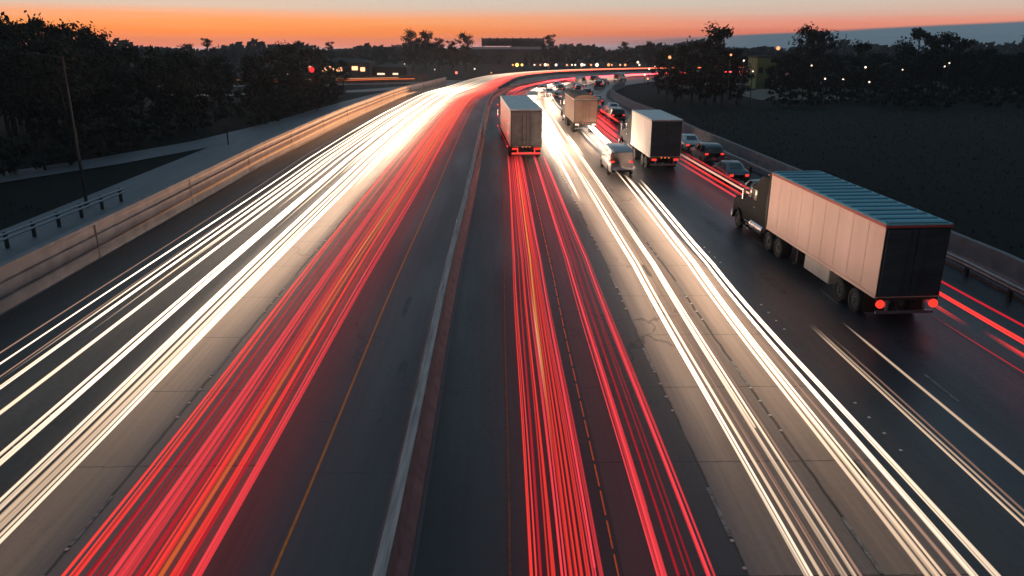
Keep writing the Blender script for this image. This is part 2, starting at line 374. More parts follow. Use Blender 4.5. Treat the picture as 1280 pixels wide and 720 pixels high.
# lane markings
def strip(d0,d1,s0,s1,m,h=.009): return ribbon('lane_marking',d0,d1,s0,s1,h,m,1,2.5)
strip(-2.17,-2.10,-9,300,M_yel_redlit)
strip(2.93,2.99,-9,230,M_ypale)
q=MB()
for i in range(125):          # broken yellow line
    s0=6+i*1.25
    for (a,b) in ((s0,s0+1.05),):
        n=len(q.v)
        for s in(a,b):
            for d in(5.26,5.30): q.v.append(P(s,d,.010)); q.uv.append((s,d))
        q.f.append((n,n+1,n+3,n+2)); q.mi.append(0)
tag(q.build('lane_marking',M_yel_redlit),kind='structure')
q=MB()
for ln in (8.05,10.95,-7.0,-10.9,13.9):
    for i in range(16):
        s0=8+i*9.2+(ln*3)%5
        for k in range(4):
            s=s0+k*.95; p=P(s,ln,.008); q.cyl(p,(p[0],p[1],p[2]+.018),.055,.04,8)
tag(q.build('lane_marking',M_white),kind='structure')
q=MB()
for ln in (8.05,10.95,17.2,20.4,-7.0,-10.9):
    for i in range(14):
        s=11+i*9.2+(ln*3)%5; p=P(s,ln,0); n=len(q.v)
        for ss in(s,s+2.0):
            for d in(ln-.05,ln+.05): q.v.append(P(ss,d,.011)); 
        q.f.append((n,n+1,n+3,n+2)); q.mi.append(0)
tag(q.build('lane_marking',mat('faded paint',(.34,.34,.33),.7,noise=(.10,.10,.10),nscale=8)),kind='structure')

# repaired patches and stains with edges of their own
M_patch=mat('tar patch',(.018,.018,.020),.5,noise=(.032,.032,.034),nscale=2)
q=MB(); rnd=random.Random(12)
for (s,d,l,w_) in [(24.5,-.6,1.9,.3),(31,-1.2,2.6,.25),(27,4.6,2.2,.2),(36,9.9,2.2,.2),(34,15.4,3.5,.5),(26,17.9,2,.7),(45,15.9,4,.6),(18,12.2,1.1,.4)]:
    n=len(q.v); k=12
    for i in range(k):
        t=2*math.pi*i/k; r_=(abs(math.cos(t))**.6*(1 if math.cos(t)>0 else -1),abs(math.sin(t))**.6*(1 if math.sin(t)>0 else -1)); q.v.append(P(s+r_[0]*l/2*rnd.uniform(.85,1.1),d+r_[1]*w_/2*rnd.uniform(.8,1.15),.0065))
    q.f.append(tuple(range(n+k-1,n-1,-1))); q.mi.append(0)
tag(q.build('road_patch',M_patch),kind='structure')
# side roads at the left
def strip_xy(name,pts,wd,m,h=.03):
    q=MB(); acc=0
    for i,(x,y) in enumerate(pts):
        a=pts[max(0,i-1)];b=pts[min(len(pts)-1,i+1)]; L_=math.hypot(b[0]-a[0],b[1]-a[1]); nx,ny=(b[1]-a[1])/L_,-(b[0]-a[0])/L_
        if i: acc+=math.hypot(x-pts[i-1][0],y-pts[i-1][1])
        for k in(-.5,0,.5): X=x+nx*wd*k;Y=y+ny*wd*k; q.v.append((X,Y,terrain(X,Y)+.02+h)); q.uv.append((acc,wd*k))
    for i in range(len(pts)-1):
        for j in(0,1): a=i*3+j; q.f.append((a,a+1,a+4,a+3)); q.mi.append(0)
    return tag(q.build(name,m),kind='structure')
def lin(a,b,n): return [(a[0]+(b[0]-a[0])*i/n,a[1]+(b[1]-a[1])*i/n) for i in range(n+1)]
M_side=pavement('side road concrete',(.19,.185,.21),(.11,.108,.125),[],joint=5,jstr=.4)
strip_xy('side_road',[(-26.0+.01*i,-5+5*i) for i in range(25)]+[(-25.2,125),(-24.0,145),(-22,165),(-18.4,182)],8.2,M_side)
strip_xy('service_road',[(-60,44),(-50,50),(-42,58),(-36,68),(-31,80),(-28.5,95),(-27,115),(-26.5,135),(-25,155),(-22,175)],4.6,M_side,.05)
strip_xy('frontage_road',lin((-95,150),(-60,152),6)+lin((-56,153),(-33,165),4)+[(-26,176),(-20,190),(-12,205)],7,M_side,.06)
strip_xy('frontage_road',lin((-130,186),(-62,188),6)+lin((-52,190),(-25,204),5)+[(-15,216)],8,M_side,.06)
strip_xy('frontage_road',lin((44,196),(120,206),8),9,M_side,.06)

# ------------------------------------------------------------ streaks of light left by the traffic's lamps
GL={'red':glow('red light',(1,.044,.036),1.6,True),'deep':glow('deep red light',(1,.022,.045),.75,True),'pink':glow('pinkish red light',(1,.055,.070),1.6,True),
    'white':glow('white headlight light',(1,.75,.54),3.3,True),'cream':glow('cream light',(1,.70,.48),2.3,True),'tan':glow('tan light',(1,.56,.40),.75,True),
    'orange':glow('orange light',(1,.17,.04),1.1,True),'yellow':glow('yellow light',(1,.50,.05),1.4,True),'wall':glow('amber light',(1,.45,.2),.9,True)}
PW=([-9,12,18,26,36,50,75,110,150,190,240],[.28,.31,.44,1.2,3.2,4.4,4.4,4.0,3.0,.9,.4])
PR=([-9,14,34,60,100,160,200],[.66,.72,1.05,1.7,3.2,5.0,5.5])
PRR=([-9,14,34,48,62],[.72,.78,1.2,2.6,4.0])
PWR=([-9,12,18,26,36,50,75,110,200],[.28,.34,.7,2.6,4.6,5.6,6.5,6,4.0])
PT=([-9,20,300],[.5,.8,1.2])
def trail(label,group,key,h,pts,s0,s1,wd,ns,r=None,prof=None,jit=1.0,fade=(3,3)):
    q=MB(); q.att=[]; q.fade=[]; prof=prof or (PW if key in('white','cream') else PR)
    ss_=[p[0] for p in pts]; dd_=[p[1] for p in pts]
    rr=(r*1.5) if r else min(.075,wd/ns*.80)
    rnd=random.Random(hash_(label+str(pts)+str(h)))
    s=s0; st=[]
    while s<s1: st.append(s); s+=2.0 if s<60 else 4
    st.append(s1)
    for j in range(ns):
        off=(j-(ns-1)/2)*wd/max(1,ns)+rnd.uniform(-.015,.015)*jit; dh=rnd.uniform(-.04,.05)*jit; rj0=rr*rnd.uniform(.6,1.12); bright=rnd.uniform(.55,1.25) if ns>1 else 1
        ph=rnd.uniform(0,6); nseg=7; base=len(q.v); a0=0; b0=len(st)
        if ns>3 and 0<j<ns-1 and rnd.random()<.35: a0=rnd.randint(0,len(st)//3)
        sub=st[a0:]
        for i,s in enumerate(sub):
            x,y,tx,ty=frame(s); d=(lerp(s-7,ss_,dd_)+lerp(s-3.5,ss_,dd_)+lerp(s,ss_,dd_)+lerp(s+3.5,ss_,dd_)+lerp(s+7,ss_,dd_))/5+off+.03*math.sin(s*.11+ph)*jit; e=shift(s,d); X=x+ty*e;Y=y-tx*e;Z=zr(Y)+h+dh; rj=rj0*(1+(.25 if key in('white','cream') else .7)*smooth((s-38)/60))
            taper=min(1,(.4+(s-sub[0])/fade[0]) if fade[0] else 1,(.4+(sub[-1]-s)/fade[1]) if fade[1] else 1); fd=min(1,(s-sub[0])/(fade[0]*1.6) if fade[0] else 1,(sub[-1]-s)/(fade[1]*1.6) if fade[1] else 1)
            for k in range(nseg):
                t=2*math.pi*k/nseg+.3; q.v.append((X+ty*math.cos(t)*rj*taper,Y-tx*math.cos(t)*rj*taper,Z+math.sin(t)*rj*taper)); q.att.append(lerp(s,*prof)*bright); q.fade.append(max(0,fd))
        for i in range(len(sub)-1):
            for k in range(nseg):
                a=base+i*nseg+k;b=base+i*nseg+(k+1)%nseg; q.f.append((a,b,b+nseg,a+nseg)); q.mi.append(0)
    o=q.build('light_trail',GL[key],smooth=True); tag(o,label,'light trail',group); return o
def hash_(s):
    h=5381
    for c in s: h=(h*33+ord(c))&0xffffff
    return h
G1='tail-light streaks of the left carriageway'; G2='headlight streaks of the left carriageway'; G3='tail-light streaks behind the middle trailer'
G4='headlight streaks of the right carriageway'; G5='tail-light streaks in the far right lanes'
ORD=['first','second','third','fourth','fifth','sixth','seventh','eighth','ninth','tenth','eleventh','twelfth','thirteenth','fourteenth']
END=322
# left carriageway, red (offsets measured from the median)
reds=[(-5.70,-6.1,.22,5,'red','broad bright red'),(-5.35,-5.75,.10,2,'deep','thin dull red'),(-5.12,-5.35,.10,2,'deep','thin dark red'),(-4.92,-5.12,.07,1,'pink','very thin pinkish red'),
 (-4.70,-4.90,.25,5,'pink','broad pinkish red'),(-4.38,-4.55,.08,1,'deep','faint deep red'),(-4.15,-4.25,.20,4,'red','broad rippled red'),(-3.92,-3.95,.08,1,'orange','orange red'),(-3.70,-3.72,.14,3,'red','dense red'),(-3.55,-3.50,.07,1,'deep','hair-thin red'),(-3.27,-3.05,.22,5,'pink','broad rose red')]
for i,(d0,d1,wd,ns,key,word) in enumerate(reds):
    trail(f'{word} tail-light streak, {ORD[i]} from the left in the left red band',G1,key,.85,[(-9,d0),(14,d0),(50,d1),(300,d1)],-9,END,wd,ns)
trail('thin yellow indicator streak running inside the left red band',G1,'yellow',1.0,[(-9,-4.0),(30,-4.02),(60,-3.9),(300,-3.9)],24,150,.05,1,.026,fade=(12,3),prof=([0,1],[1.5,1.5]))
trail('second thin yellow streak close beside the yellow one in the left red band',G1,'orange',.7,[(0,-4.25),(60,-3.75),(300,-3.75)],34,150,.05,1,.03,fade=(12,3),prof=([0,1],[1.2,1.2]))
# left carriageway, white
whites=[(-14.28,-14.3,.05,1,'tan','thin orange-white',-9),(-13.75,-13.7,.09,2,'white','thin white',-9),(-13.22,-13.2,.05,1,'tan','thin amber',-9),(-12.92,-12.9,.05,1,'white','hair-thin white',22),(-12.65,-12.6,.12,3,'white','narrow white',-9),
 (-12.3,-12.2,.06,1,'cream','hair-thin cream',26),(-12.0,-11.95,.06,1,'white','very thin white',34),(-11.68,-11.6,.12,2,'cream','narrow cream',-9),(-10.02,-10.3,.36,8,'white','broadest white',-9),(-9.55,-9.7,.05,1,'cream','faint cream',40),
 (-8.86,-9.0,.26,6,'white','broad white',-9),(-8.55,-8.6,.08,1,'cream','pale thin cream',-9),(-8.30,-8.3,.10,2,'cream','dull cream',-9),(-8.02,-7.95,.22,5,'white','white inner',-9)]
for i,(d0,d1,wd,ns,key,word,s0) in enumerate(whites):
    trail(f'{word} headlight streak, {ORD[i]} from the left in the left white band',G2,key,.68,[(-9,d0),(14,d0),(50,d1),(300,d1)],s0,END,wd,ns,fade=(14 if s0>0 else 3,3),prof=PT if key=='tan' else None)
far=[-11.0,-7.5,-9.4,-7.1,-12.45,-10.7,-13.5]
for i,d in enumerate(far):
    trail('white headlight streak that only shows where the far left carriageway turns solid white',G2,'white',.7,[(0,d),(300,d)],46+i*5.5 if d>-14 else 85,END,.22,3,fade=(16,3))
# orange streaks along the ledged wall
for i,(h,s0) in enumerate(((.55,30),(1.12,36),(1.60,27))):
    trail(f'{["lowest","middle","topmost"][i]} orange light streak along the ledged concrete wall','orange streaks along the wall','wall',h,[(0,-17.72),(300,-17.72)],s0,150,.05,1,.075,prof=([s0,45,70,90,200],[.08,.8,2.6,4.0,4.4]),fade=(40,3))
    trail(f'{["lower","middle","upper"][i]} pale orange streak over the far ramp lane','pale orange streaks over the far ramp','wall',.7,[(0,-17.2+.35*i),(300,-16.2+.35*i)],58,150,.05,1,.055,prof=([60,200],[2.2,4.6]),fade=(30,3))
# right carriageway, red behind the trailer
a=[(3.40,3.42,.12,3,'red','outermost bright red'),(3.58,3.60,.06,1,'deep','thin wine red'),(3.79,3.80,.13,3,'red','narrow red'),(3.98,4.02,.12,2,'pink','pinkish red'),(4.15,4.18,.07,1,'red','very thin bright red'),(4.38,4.34,.22,5,'red','broad red'),(4.68,4.60,.18,4,'pink','broad rose red')]
for i,(d0,d1,wd,ns,key,word) in enumerate(a):
    trail(f'{word} tail-light streak, {ORD[i]} from the left behind the middle trailer',G3,key,.85,[(-9,d0),(14,d0),(50,d1)],-9,66,wd*1.08,ns+1,fade=(0,1.5),prof=PRR)
for i,(d,s0) in enumerate([(-5.6,34),(-5.0,44),(-4.45,30),(-3.4,50),(-6.0,56),(-3.0,66)]):
    trail(f'thin orange red streak in the far half of the left red band, {ORD[i]} shortest to start' if False else f'thin orange-red streak in the far left red band, {["left of centre","in the centre","right of centre","near the shoulder","at the outer edge","nearest the shoulder"][i]}',G1,'orange',.9,[(0,d),(300,d+.1)],s0,END,.10,2,.04,fade=(30,3),prof=([30,100,150,200],[1.2,2.8,3.2,2.0]))
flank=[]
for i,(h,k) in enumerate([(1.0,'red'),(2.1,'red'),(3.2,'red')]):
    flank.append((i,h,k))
trail('yellow streak inside the red band behind the middle trailer',G3,'yellow',.95,[(0,4.08),(60,4.15)],17,60,.05,1,.026,fade=(12,3),prof=([0,1],[1.5,1.5]))
trail('short white-hot streak beside the yellow one behind the middle trailer',G3,'cream',.9,[(0,4.05),(60,4.0)],20,31,.05,1,.022,fade=(4,4),prof=([0,1],[.6,.6]))
for i,(d0,d1,wd,ns,key,word) in enumerate([(5.98,5.9,.22,5,'pink','wide rose-red'),(6.28,6.25,.09,2,'deep','dim thin red'),(6.52,6.5,.07,1,'deep','dimmest hair-thin red'),(6.92,6.75,.18,4,'pink','second wide rose-red')]):
    trail(f'{word} tail-light streak in the lane right of the broken yellow line','tail-light streaks right of the broken yellow line',key,.85,[(-9,d0),(14,d0),(50,d1)],-9,66,wd*1.1,ns+1,fade=(0,1.5),prof=PRR)
# right carriageway, white
b=[(8.97,8.98,9.15,.16,4,'white','white',-9,118),(9.20,9.25,9.35,.05,1,'cream','faint thin cream',-9,60),(9.42,9.50,9.8,.09,2,'tan','reddish tan',-9,50),(9.78,9.92,10.3,.24,5,'cream','broad cream',-9,118),(10.02,10.1,10.5,.05,1,'tan','faint tan',-9,52),
 (11.28,11.5,12.3,.06,1,'cream','thin cream',-9,60),(11.62,11.76,12.9,.28,6,'cream','wide cream',-9,58),(11.98,12.02,13.2,.06,1,'tan','thin tan',-9,50),(12.30,12.30,13.4,.13,3,'white','crisp white',-9,55),(12.76,12.64,13.7,.13,3,'white','rightmost crisp white',-9,56)]
for i,(d0,d1,d2,wd,ns,key,word,s0,s1) in enumerate(b):
    trail(f'{word} headlight streak, {ORD[i]} from the left in the right white band',G4,key,.66,[(-9,d0),(14,d0),(32,d1),(58,d2),(90,d2+.15)],s0,s1,wd,ns,fade=(0,5),prof=([0,20],[.5,.7]) if key=='tan' else PWR)
for i,(d,s0,s1) in enumerate([(7.6,64,185),(8.1,48,190),(8.6,60,190),(9.6,70,195),(10.6,66,82),(11.2,96,190),(9.2,55,185),(7.2,78,190),(12.0,100,180),(12.6,104,175),(14.6,64,96),(14.2,60,96),(12.7,70,84)]):  # the strongest ones are added to brighten the short trailer's side
    trail('white headlight streak in the glare between the two far trailers',G4,'white',.66,[(0,d),(60,d),(120,d+.4)],s0,s1,.24,3,fade=(10,8),prof=PWR if d<14 else ([0,1],[11,11]))
trail('tan light streak starting behind the big trailer, the brighter left one',G4,'cream',.66,[(0,14.52),(30,14.38)],-9,27,.11,3,fade=(0,1.5),prof=([0,26],[.22,.5]))
trail('rosy fringe alongside the left tan streak behind the big trailer',G4,'tan',.70,[(0,14.70),(30,14.52)],-9,26,.05,1,fade=(0,2.5),prof=([0,26],[.25,.5]))
trail('thin tan light streak behind the big trailer, the right one',G4,'cream',.66,[(0,15.74),(30,15.6)],-9,27,.05,1,.032,fade=(0,1.5),prof=([0,26],[.22,.45]))
# right of the big trailer
for i,(d0,d1,h,wd,ns,s0,s1,key,word) in enumerate([(22.4,21.6,.9,.12,3,10,48,'deep','upper dull red'),(21.2,20.8,.85,.16,4,10,48,'red','long bright red'),(20.05,19.75,.85,.12,3,26.0,30,'red','short bright red'),(20.4,20.1,.8,.14,3,12,25.8,'red','stout lower red'),(19.7,19.2,.8,.04,1,18,28,'deep','hair-thin dim red')]):
    trail(f'{word} tail-light streak between the big trailer and the parapet',G5,key,h,[(14,d0),(30,d1),(60,d1-.2)],s0,s1,wd,ns,fade=(3,3),prof=([0,1],[1.1,1.1]))
for i,(d0,d1,h,wd,ns,s0,s1,key,word) in enumerate([(18.9,18.6,.75,.14,3,45,64,'pink','lowest rose red'),(19.3,19.1,.85,.20,4,45,66,'red','bright red'),(19.75,19.6,.95,.09,2,46,67,'cream','cream-edged'),(20.05,19.9,.8,.16,4,44,68,'red','red'),(20.4,20.3,.9,.10,2,47,68,'pink','thin pink red')]):
    trail(f'{word} tail-light streak ahead of the big trailer, {ORD[i]} from the left',G5,key,h,[(40,d0),(60,d1)],s0,s1,wd,ns,fade=(3,3),prof=([0,1],[1.1,1.1]))
for i,(d,h,s0,s1,key) in enumerate([(15.3,.8,72,112,'red'),(15.8,.9,74,116,'red'),(16.3,.8,76,120,'pink'),(16.9,.9,80,122,'red'),(17.6,.8,86,118,'deep'),(18.6,.9,88,116,'red')]):
    trail(f'red tail-light streak ahead of the short white trailer, {ORD[i]} from the left',G5,key,h,[(60,d),(120,d)],s0,s1,.30,4,fade=(3,3))
for i,(d,s0,s1,key) in enumerate([(3.6,92,170,'red'),(4.2,100,210,'red'),(4.9,98,200,'pink')]):
    trail(f'red tail-light streak ahead of the middle trailer, {ORD[i]} from the left',G3,key,.85,[(0,d),(300,d)],s0,s1,.22,3,fade=(3,3))
for i,(d,s0,s1,key) in enumerate([(2.2,190,END,'pink'),(9.0,195,250,'cream'),(12,190,235,'cream'),(14.5,175,228,'cream'),(17,165,222,'cream'),(6,200,262,'pink')]):
    trail(f'{"pink" if key=="pink" else "pale"} light streak crossing the far bend of the right carriageway, {ORD[i]} from its inner edge' if False else f'{"pink" if key=="pink" else "pale"} light streak on the far bend of the right carriageway, {["nearest the median","in the third lane","in the middle","in the fifth lane","nearest the dark trees","in the second lane"][i]}','streaks on the far bend',key,.7,[(0,d),(400,d)],s0,s1,.3,3,fade=(6,6))
# far roads at the left
def xytrail(label,group,key,pts,h,r,k):
    q=MB(); q.att=[]
    for i in range(len(pts)-1):
        a=Vector((*pts[i],terrain(*pts[i])+.2+h)); b=Vector((*pts[i+1],terrain(*pts[i+1])+.2+h)); q.cyl(a,b,r,r,5)
    q.att=[k]*len(q.v); o=q.build('light_trail',GL[key]); tag(o,label,'light trail',group)
xytrail('long amber light streak on the frontage road beyond the left trees','streaks on the frontage road','orange',lin((-62,188.4),(-52,190.3),3)+lin((-50,191),(-25,205),6),.8,.10,1.0)
xytrail('paler light streak behind the amber one on the frontage road','streaks on the frontage road','wall',lin((-66,190.4),(-52,192.3),3)+lin((-50,193),(-29,204),6),1.1,.07,1.2)

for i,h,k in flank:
    xytrail(f'{["lowest","middle","topmost"][i]} added red glow streak hugging the left flank of the middle trailer','added red glow along the middle trailer',k,[(-.40,68.5),(-1.52,83.5)],h+.15,.07,1.6)  # added to throw red light on the trailer's flank
# ------------------------------------------------------------ evening haze
hz=MB().box(-1510,1510,-1510,1510,-7.5,21)
hm=bpy.data.materials.new('evening haze'); hm.use_nodes=True; hn=hm.node_tree; hn.nodes.clear()
pv=hn.nodes.new('ShaderNodeVolumePrincipled'); pv.inputs['Color'].default_value=(.72,.80,.86,1); pv.inputs['Density'].default_value=.00026; pv.inputs['Anisotropy'].default_value=.3
ho=hn.nodes.new('ShaderNodeOutputMaterial'); hn.links.new(pv.outputs[0],ho.inputs['Volume'])
tag(hz.build('haze',hm),kind='stuff')

# ------------------------------------------------------------ trucks
M_rose=mat('white trailer side with rosy light tint',(.82,.58,.51),.55,noise=(.68,.46,.40),nscale=.8,stretch=(1,1.2,.25))  # rosy headlight glow is put into the side's colour
M_greyside=mat('pale grey trailer side',(.66,.58,.54),.5,noise=(.52,.45,.42),nscale=.8,stretch=(1,1.2,.25))
M_teal=mat('teal ribbed roof',(.24,.60,.70),.6,noise=(.17,.46,.56),nscale=1.2)
M_roofw=mat('white roof sheet',(.80,.82,.80),.5,noise=(.66,.68,.66),nscale=1)
M_slate=mat('dirty slate grey doors',(.042,.062,.078),.85,noise=(.026,.038,.050),spec=.1,nscale=1.4,stretch=(.4,1,2.5))
M_greydoor=mat('dirty grey doors',(.17,.16,.165),.55,noise=(.085,.08,.08),nscale=1.5)
M_brown=mat('brown tarpaulin',(.17,.105,.075),.8,noise=(.11,.065,.048),nscale=2)
M_cabd=mat('dark blue black cab paint',(.008,.010,.012),.6,.0,spec=.1)
M_rib_shade=mat('teal rib with shade painted in',(.10,.29,.37),.6)  # corrugation shading painted as a darker rib colour
M_rimd=mat('dull wheel rim',(.10,.10,.105),.5,.5)
M_cabw=mat('white cab paint',(.55,.55,.55),.3,coat=.5)
M_rub=mat('red rubbed rail',(.35,.05,.04),.5)
M_tail=glow('lit tail lamp',(1,.04,.025),1.4); M_mark=glow('lit marker lamp',(1,.22,.05),1.6); M_head=glow('lit headlamp',(1,.88,.72),7); M_taild=glow('dim tail lamp',(1,.05,.03),1.2)
def wheel(parent,x,y,r,wd,dual=False):
    q=MB(); n=20; prof=[(-wd/2,r*.62),(-wd/2,r*.92),(-wd/2+.03,r),(wd/2-.03,r),(wd/2,r*.92),(wd/2,r*.62)]
    for a,rr in prof:
        for i in range(n): t=2*math.pi*i/n; q.v.append((a,rr*math.cos(t),rr*math.sin(t)))
    for k in range(len(prof)-1):
        for i in range(n): a=k*n+i;b=k*n+(i+1)%n; q.f.append((a,b,b+n,a+n)); q.mi.append(0)
    tw=q.build('wheel',M_black,parent,True,(x,y,r))
    rm=MB(); sg=1 if x>0 else -1
    rm.cyl((-wd/2+.03,0,0),(wd/2-.03,0,0),r*.60,r*.60,16); rm.cyl((sg*(wd/2-.05),0,0),(sg*(wd/2+.04),0,0),r*.28,r*.18,10)
    for i in range(8): t=i*math.pi/4; rm.cyl((sg*(wd/2-.03),r*.42*math.cos(t),r*.42*math.sin(t)),(sg*(wd/2+.0),r*.42*math.cos(t),r*.42*math.sin(t)),.03,.03,6)
    rm.build('rim',M_rimd,tw)
    return tw
def truck(loc,rz,label,L=13.4,W=2.6,Ht=4.1,fl=1.15,side=M_rose,roof=M_teal,door=M_slate,cabm=M_cabd,ribs=True,bumper=None,tarp=False,toolbox=True,tail=M_tail,taillights='round',group=None,cab=True):
    t=empty('semi_truck',loc,rz); tag(t,label,'truck',group); h=W/2
    # trailer body: side walls, roof, doors
    q=MB()
    q.box(-h,-h+.05,0.04,L,fl,Ht-.06); q.box(h-.05,h,.04,L,fl,Ht-.06); q.box(-h+.05,h-.05,L-.06,L,fl,Ht-.08); q.box(-h+.05,h-.05,.06,L-.06,fl,fl+.12)
    n=int(L/1.22)
    for sx in(-1,1):                       # panel seams and rivet strips
        for i in range(1,n): y=L*i/n; q.box(min(sx*h,sx*(h+.012)),max(sx*h,sx*(h+.004)),y-.012,y+.012,fl+.15,Ht-.2)
        q.box(min(sx*h,sx*(h+.02)),max(sx*h,sx*(h+.02)),.05,L,fl-.02,fl+.12)
    q.build('trailer_body',side,t)
    q=MB(); q.box(-h-.01,h+.01,0.0,L+.02,Ht-.06,Ht-.005)
    if ribs:
        n=int(L/.66)
        for i in range(n): y=.2+i*(L-.3)/(n-1); q.box(-h+.12,h-.12,y-.13,y+.13,Ht-.003,Ht+.04,mi=1)
    q.build('roof',[roof,M_rib_shade] if ribs else roof,t)
    q=MB()
    for sx in(-1,1): q.box(sx*(h+.012)-.022,sx*(h+.012)+.022,-.01,L,Ht-.15,Ht-.035)
    q.box(-h,h,-.02,.03,Ht-.15,Ht-.062); q.build('roof_rail',M_rub if ribs else M_steel,t)
    if tarp:
        q=MB(); pr=[]
        for i in range(9): a=math.pi*i/8; pr.append((-math.cos(a)*h*.97,Ht-.02+math.sin(a)*.42))
        vs=[(x,y,z) for y in(0.0,L) for x,z in pr]; q.add(vs,[tuple(range(8,-1,-1)),tuple(range(9,18))]+[(i,i+1,i+10,i+9) for i in range(8)]); q.build('tarpaulin',M_brown,t)
    q=MB().box(-h+.02,h-.02,.015,.06,fl+.05,Ht-.14)
    fr=q.build('rear_frame',M_darksteel,t)
    for sx in(-1,1):
        q=MB(); x0,x1=sorted((sx*.02,sx*(h-.08))); q.box(x0,x1,-.045,.012,fl+.12,Ht-.22,b=.012)
        for k in range(5): z=fl+.35+k*(Ht-fl-.8)/4; q.box(x0+.05,x1-.05,-.058,-.046,z-.03,z+.03)
        dd=q.build('rear_door',door,t)
        MB().cyl((sx*.35,-.075,fl+.1),(sx*.35,-.075,Ht-.25),.018,n=6).box(sx*.35-.02,sx*.35+.22,-.1,-.07,fl+.55,fl+.6).build('locking_bar',M_darksteel,dd)
    # running gear
    q=MB()
    for sx in(-1,1): q.box(sx*.5-.06,sx*.5+.06,.2,L-.3,fl-.32,fl-.005)
    for i in range(int(L/1.1)): q.box(-h+.06,h-.06,.5+i*1.1-.04,.5+i*1.1+.04,fl-.12,fl-.003)
    for y in(1.6,2.9): q.cyl((-h+.3,y,.52),(h-.3,y,.52),.07,n=8).box(-.6,.6,y-.1,y+.1,.5,fl-.33)
    q.build('chassis',M_darksteel,t)
    for y in(1.6,2.9):
        for sx in(-1,1): wheel(t,sx*(h-.30),y,.51,.56)
    for sx in(-1,1): MB().box(sx*(h-.32)-.3,sx*(h-.32)+.3,.82,.84,.25,fl-.02).build('mud_flap',M_black,t)
    q=MB().box(-h+.12,h-.12,.02,.12,.48,.60)
    for sx in(-1,1): q.box(sx*.75-.05,sx*.75+.05,.03,.11,.60,fl-.005)
    q.build('underride_guard',bumper or M_steel,t)
    for sx in(-1,1):
        q=MB()
        if taillights=='round': q.cyl((sx*(h-.22),-.06,fl-.24),(sx*(h-.22),.02,fl-.24),.17,n=14); q.ball((sx*(h-.22),-.06,fl-.24),.15,10)
        else: q.box(sx*(h-.35)-.2,sx*(h-.35)+.2,-.06,.0,fl-.27,fl-.1,b=.02)
        q.build('taillight',tail,t)
    q=MB().box(-h+.05,h-.05,.0,.1,fl-.10,fl-.005); q.build('rear_sill',M_darksteel,t)
    if taillights!='round':
        for x in(-.3,0,.3): MB().box(x-.05,x+.05,-.075,-.0,fl-.07,fl-.02).build('marker_light',M_mark,t)
    for sx in(-1,1):
        if L>9: MB().box(sx*.8-.07,sx*.8+.07,L-3.1,L-2.95,.16,fl-.12).box(sx*.8-.2,sx*.8+.2,L-3.2,L-2.85,.1,.165).build('landing_leg',M_darksteel,t)
    if toolbox:
        MB().box(-h+.03,-h+.55,L-7.2,L-4.7,.42,fl-.04,b=.04).build('side_box',M_greyside,t)
    if not cab: return t
    # tractor: sleeper, cab, hood
    y0=L+.38
    q=MB(); q.box(-.45,-.33,L-1.8,y0+5.7,.62,.86).box(.33,.45,L-1.8,y0+5.7,.62,.86).box(-1.0,1.0,L-1.5,L-.5,.87,1.08).build('tractor_frame',M_darksteel,t)
    cw=1.14
    pr=[(y0,.95),(y0,3.45),(y0+.35,3.72),(y0+1.2,3.68),(y0+2.1,3.02),(y0+2.55,2.95),(y0+3.15,2.12),(y0+4.95,1.78),(y0+5.25,1.5),(y0+5.3,.62),(y0+4.95,.58),(y0+4.8,1.0),(y0+3.8,1.02),(y0+3.5,.6),(y0+2.2,.55),(y0+.2,.6)]
    q=MB(); q.prism(pr,-cw,cw); ca=q.build('cab',cabm,t)
    bv=ca.modifiers.new('bevel','BEVEL'); bv.width=.09; bv.segments=3; bv.limit_method='ANGLE'; bv.angle_limit=R(25)
    q=MB(); q.add([(-.98,y0+2.60,2.90),(.98,y0+2.60,2.90),(1.0,y0+3.14,2.18),(-1.0,y0+3.14,2.18)],[(0,1,2,3)])
    o=q.build('windshield',M_glass,ca,loc=(0,.03,.03))
    for sx in(-1,1):
        x=sx*(cw+.006); MB().add([(x,y0+1.75,2.15),(x,y0+2.95,2.15),(x,y0+2.6,2.72),(x,y0+1.75,2.72)],[(0,1,2,3)]).build('side_window',M_glass,ca)
        MB().box(x-.02,x+.03,y0+1.85,y0+2.0,1.72,1.76).build('door_handle',M_chrome,ca)
        MB().box(sx*1.42-.1,sx*1.42+.1,y0+2.9,y0+2.98,2.0,2.62,b=.03).cyl((sx*1.15,y0+2.9,2.55),(sx*1.42,y0+2.93,2.55),.02,n=6).cyl((sx*1.15,y0+2.9,2.1),(sx*1.42,y0+2.93,2.1),.02,n=6).build('mirror',M_chrome,ca)
        MB().cyl((sx*1.2,y0-.12,1.0),(sx*1.2,y0-.12,3.95),.075,n=10).cyl((sx*1.2,y0-.12,1.5),(sx*1.2,y0-.12,2.8),.11,n=12).build('exhaust_stack',M_darksteel,t)
        MB().cyl((sx*.93,y0+.5,.72),(sx*.93,y0+2.3,.72),.32,n=20).build('fuel_tank',M_chrome,t)
        q=MB()
        for i in range(9):
            a0=math.pi*(-.02+i/8*.98); 
        pts=[(y0+4.32+math.cos(math.pi*i/10)*.72,.52+math.sin(math.pi*i/10)*.70) for i in range(11)]; pts2=[(y0+4.32+math.cos(math.pi*i/10)*.62,.52+math.sin(math.pi*i/10)*.60) for i in range(11)]
        xa,xb=sorted((sx*.72,sx*1.24)); vs=[(x,a_,b_) for x in(xa,xb) for a_,b_ in pts+pts2]
        fs=[]
        for i in range(10): fs+=[(i,i+1,23+i,22+i),(11+i,33+i,34+i,12+i),(i,11+i,12+i,i+1),(22+i,23+i,34+i,33+i)]
        q.add(vs,fs).build('fender',cabm,t)
        MB().ball((sx*.92,y0+5.3,1.12),.15,10).build('headlight',M_head,t)
        wheel(t,sx*(cw-.16),y0+4.32,.51,.30)
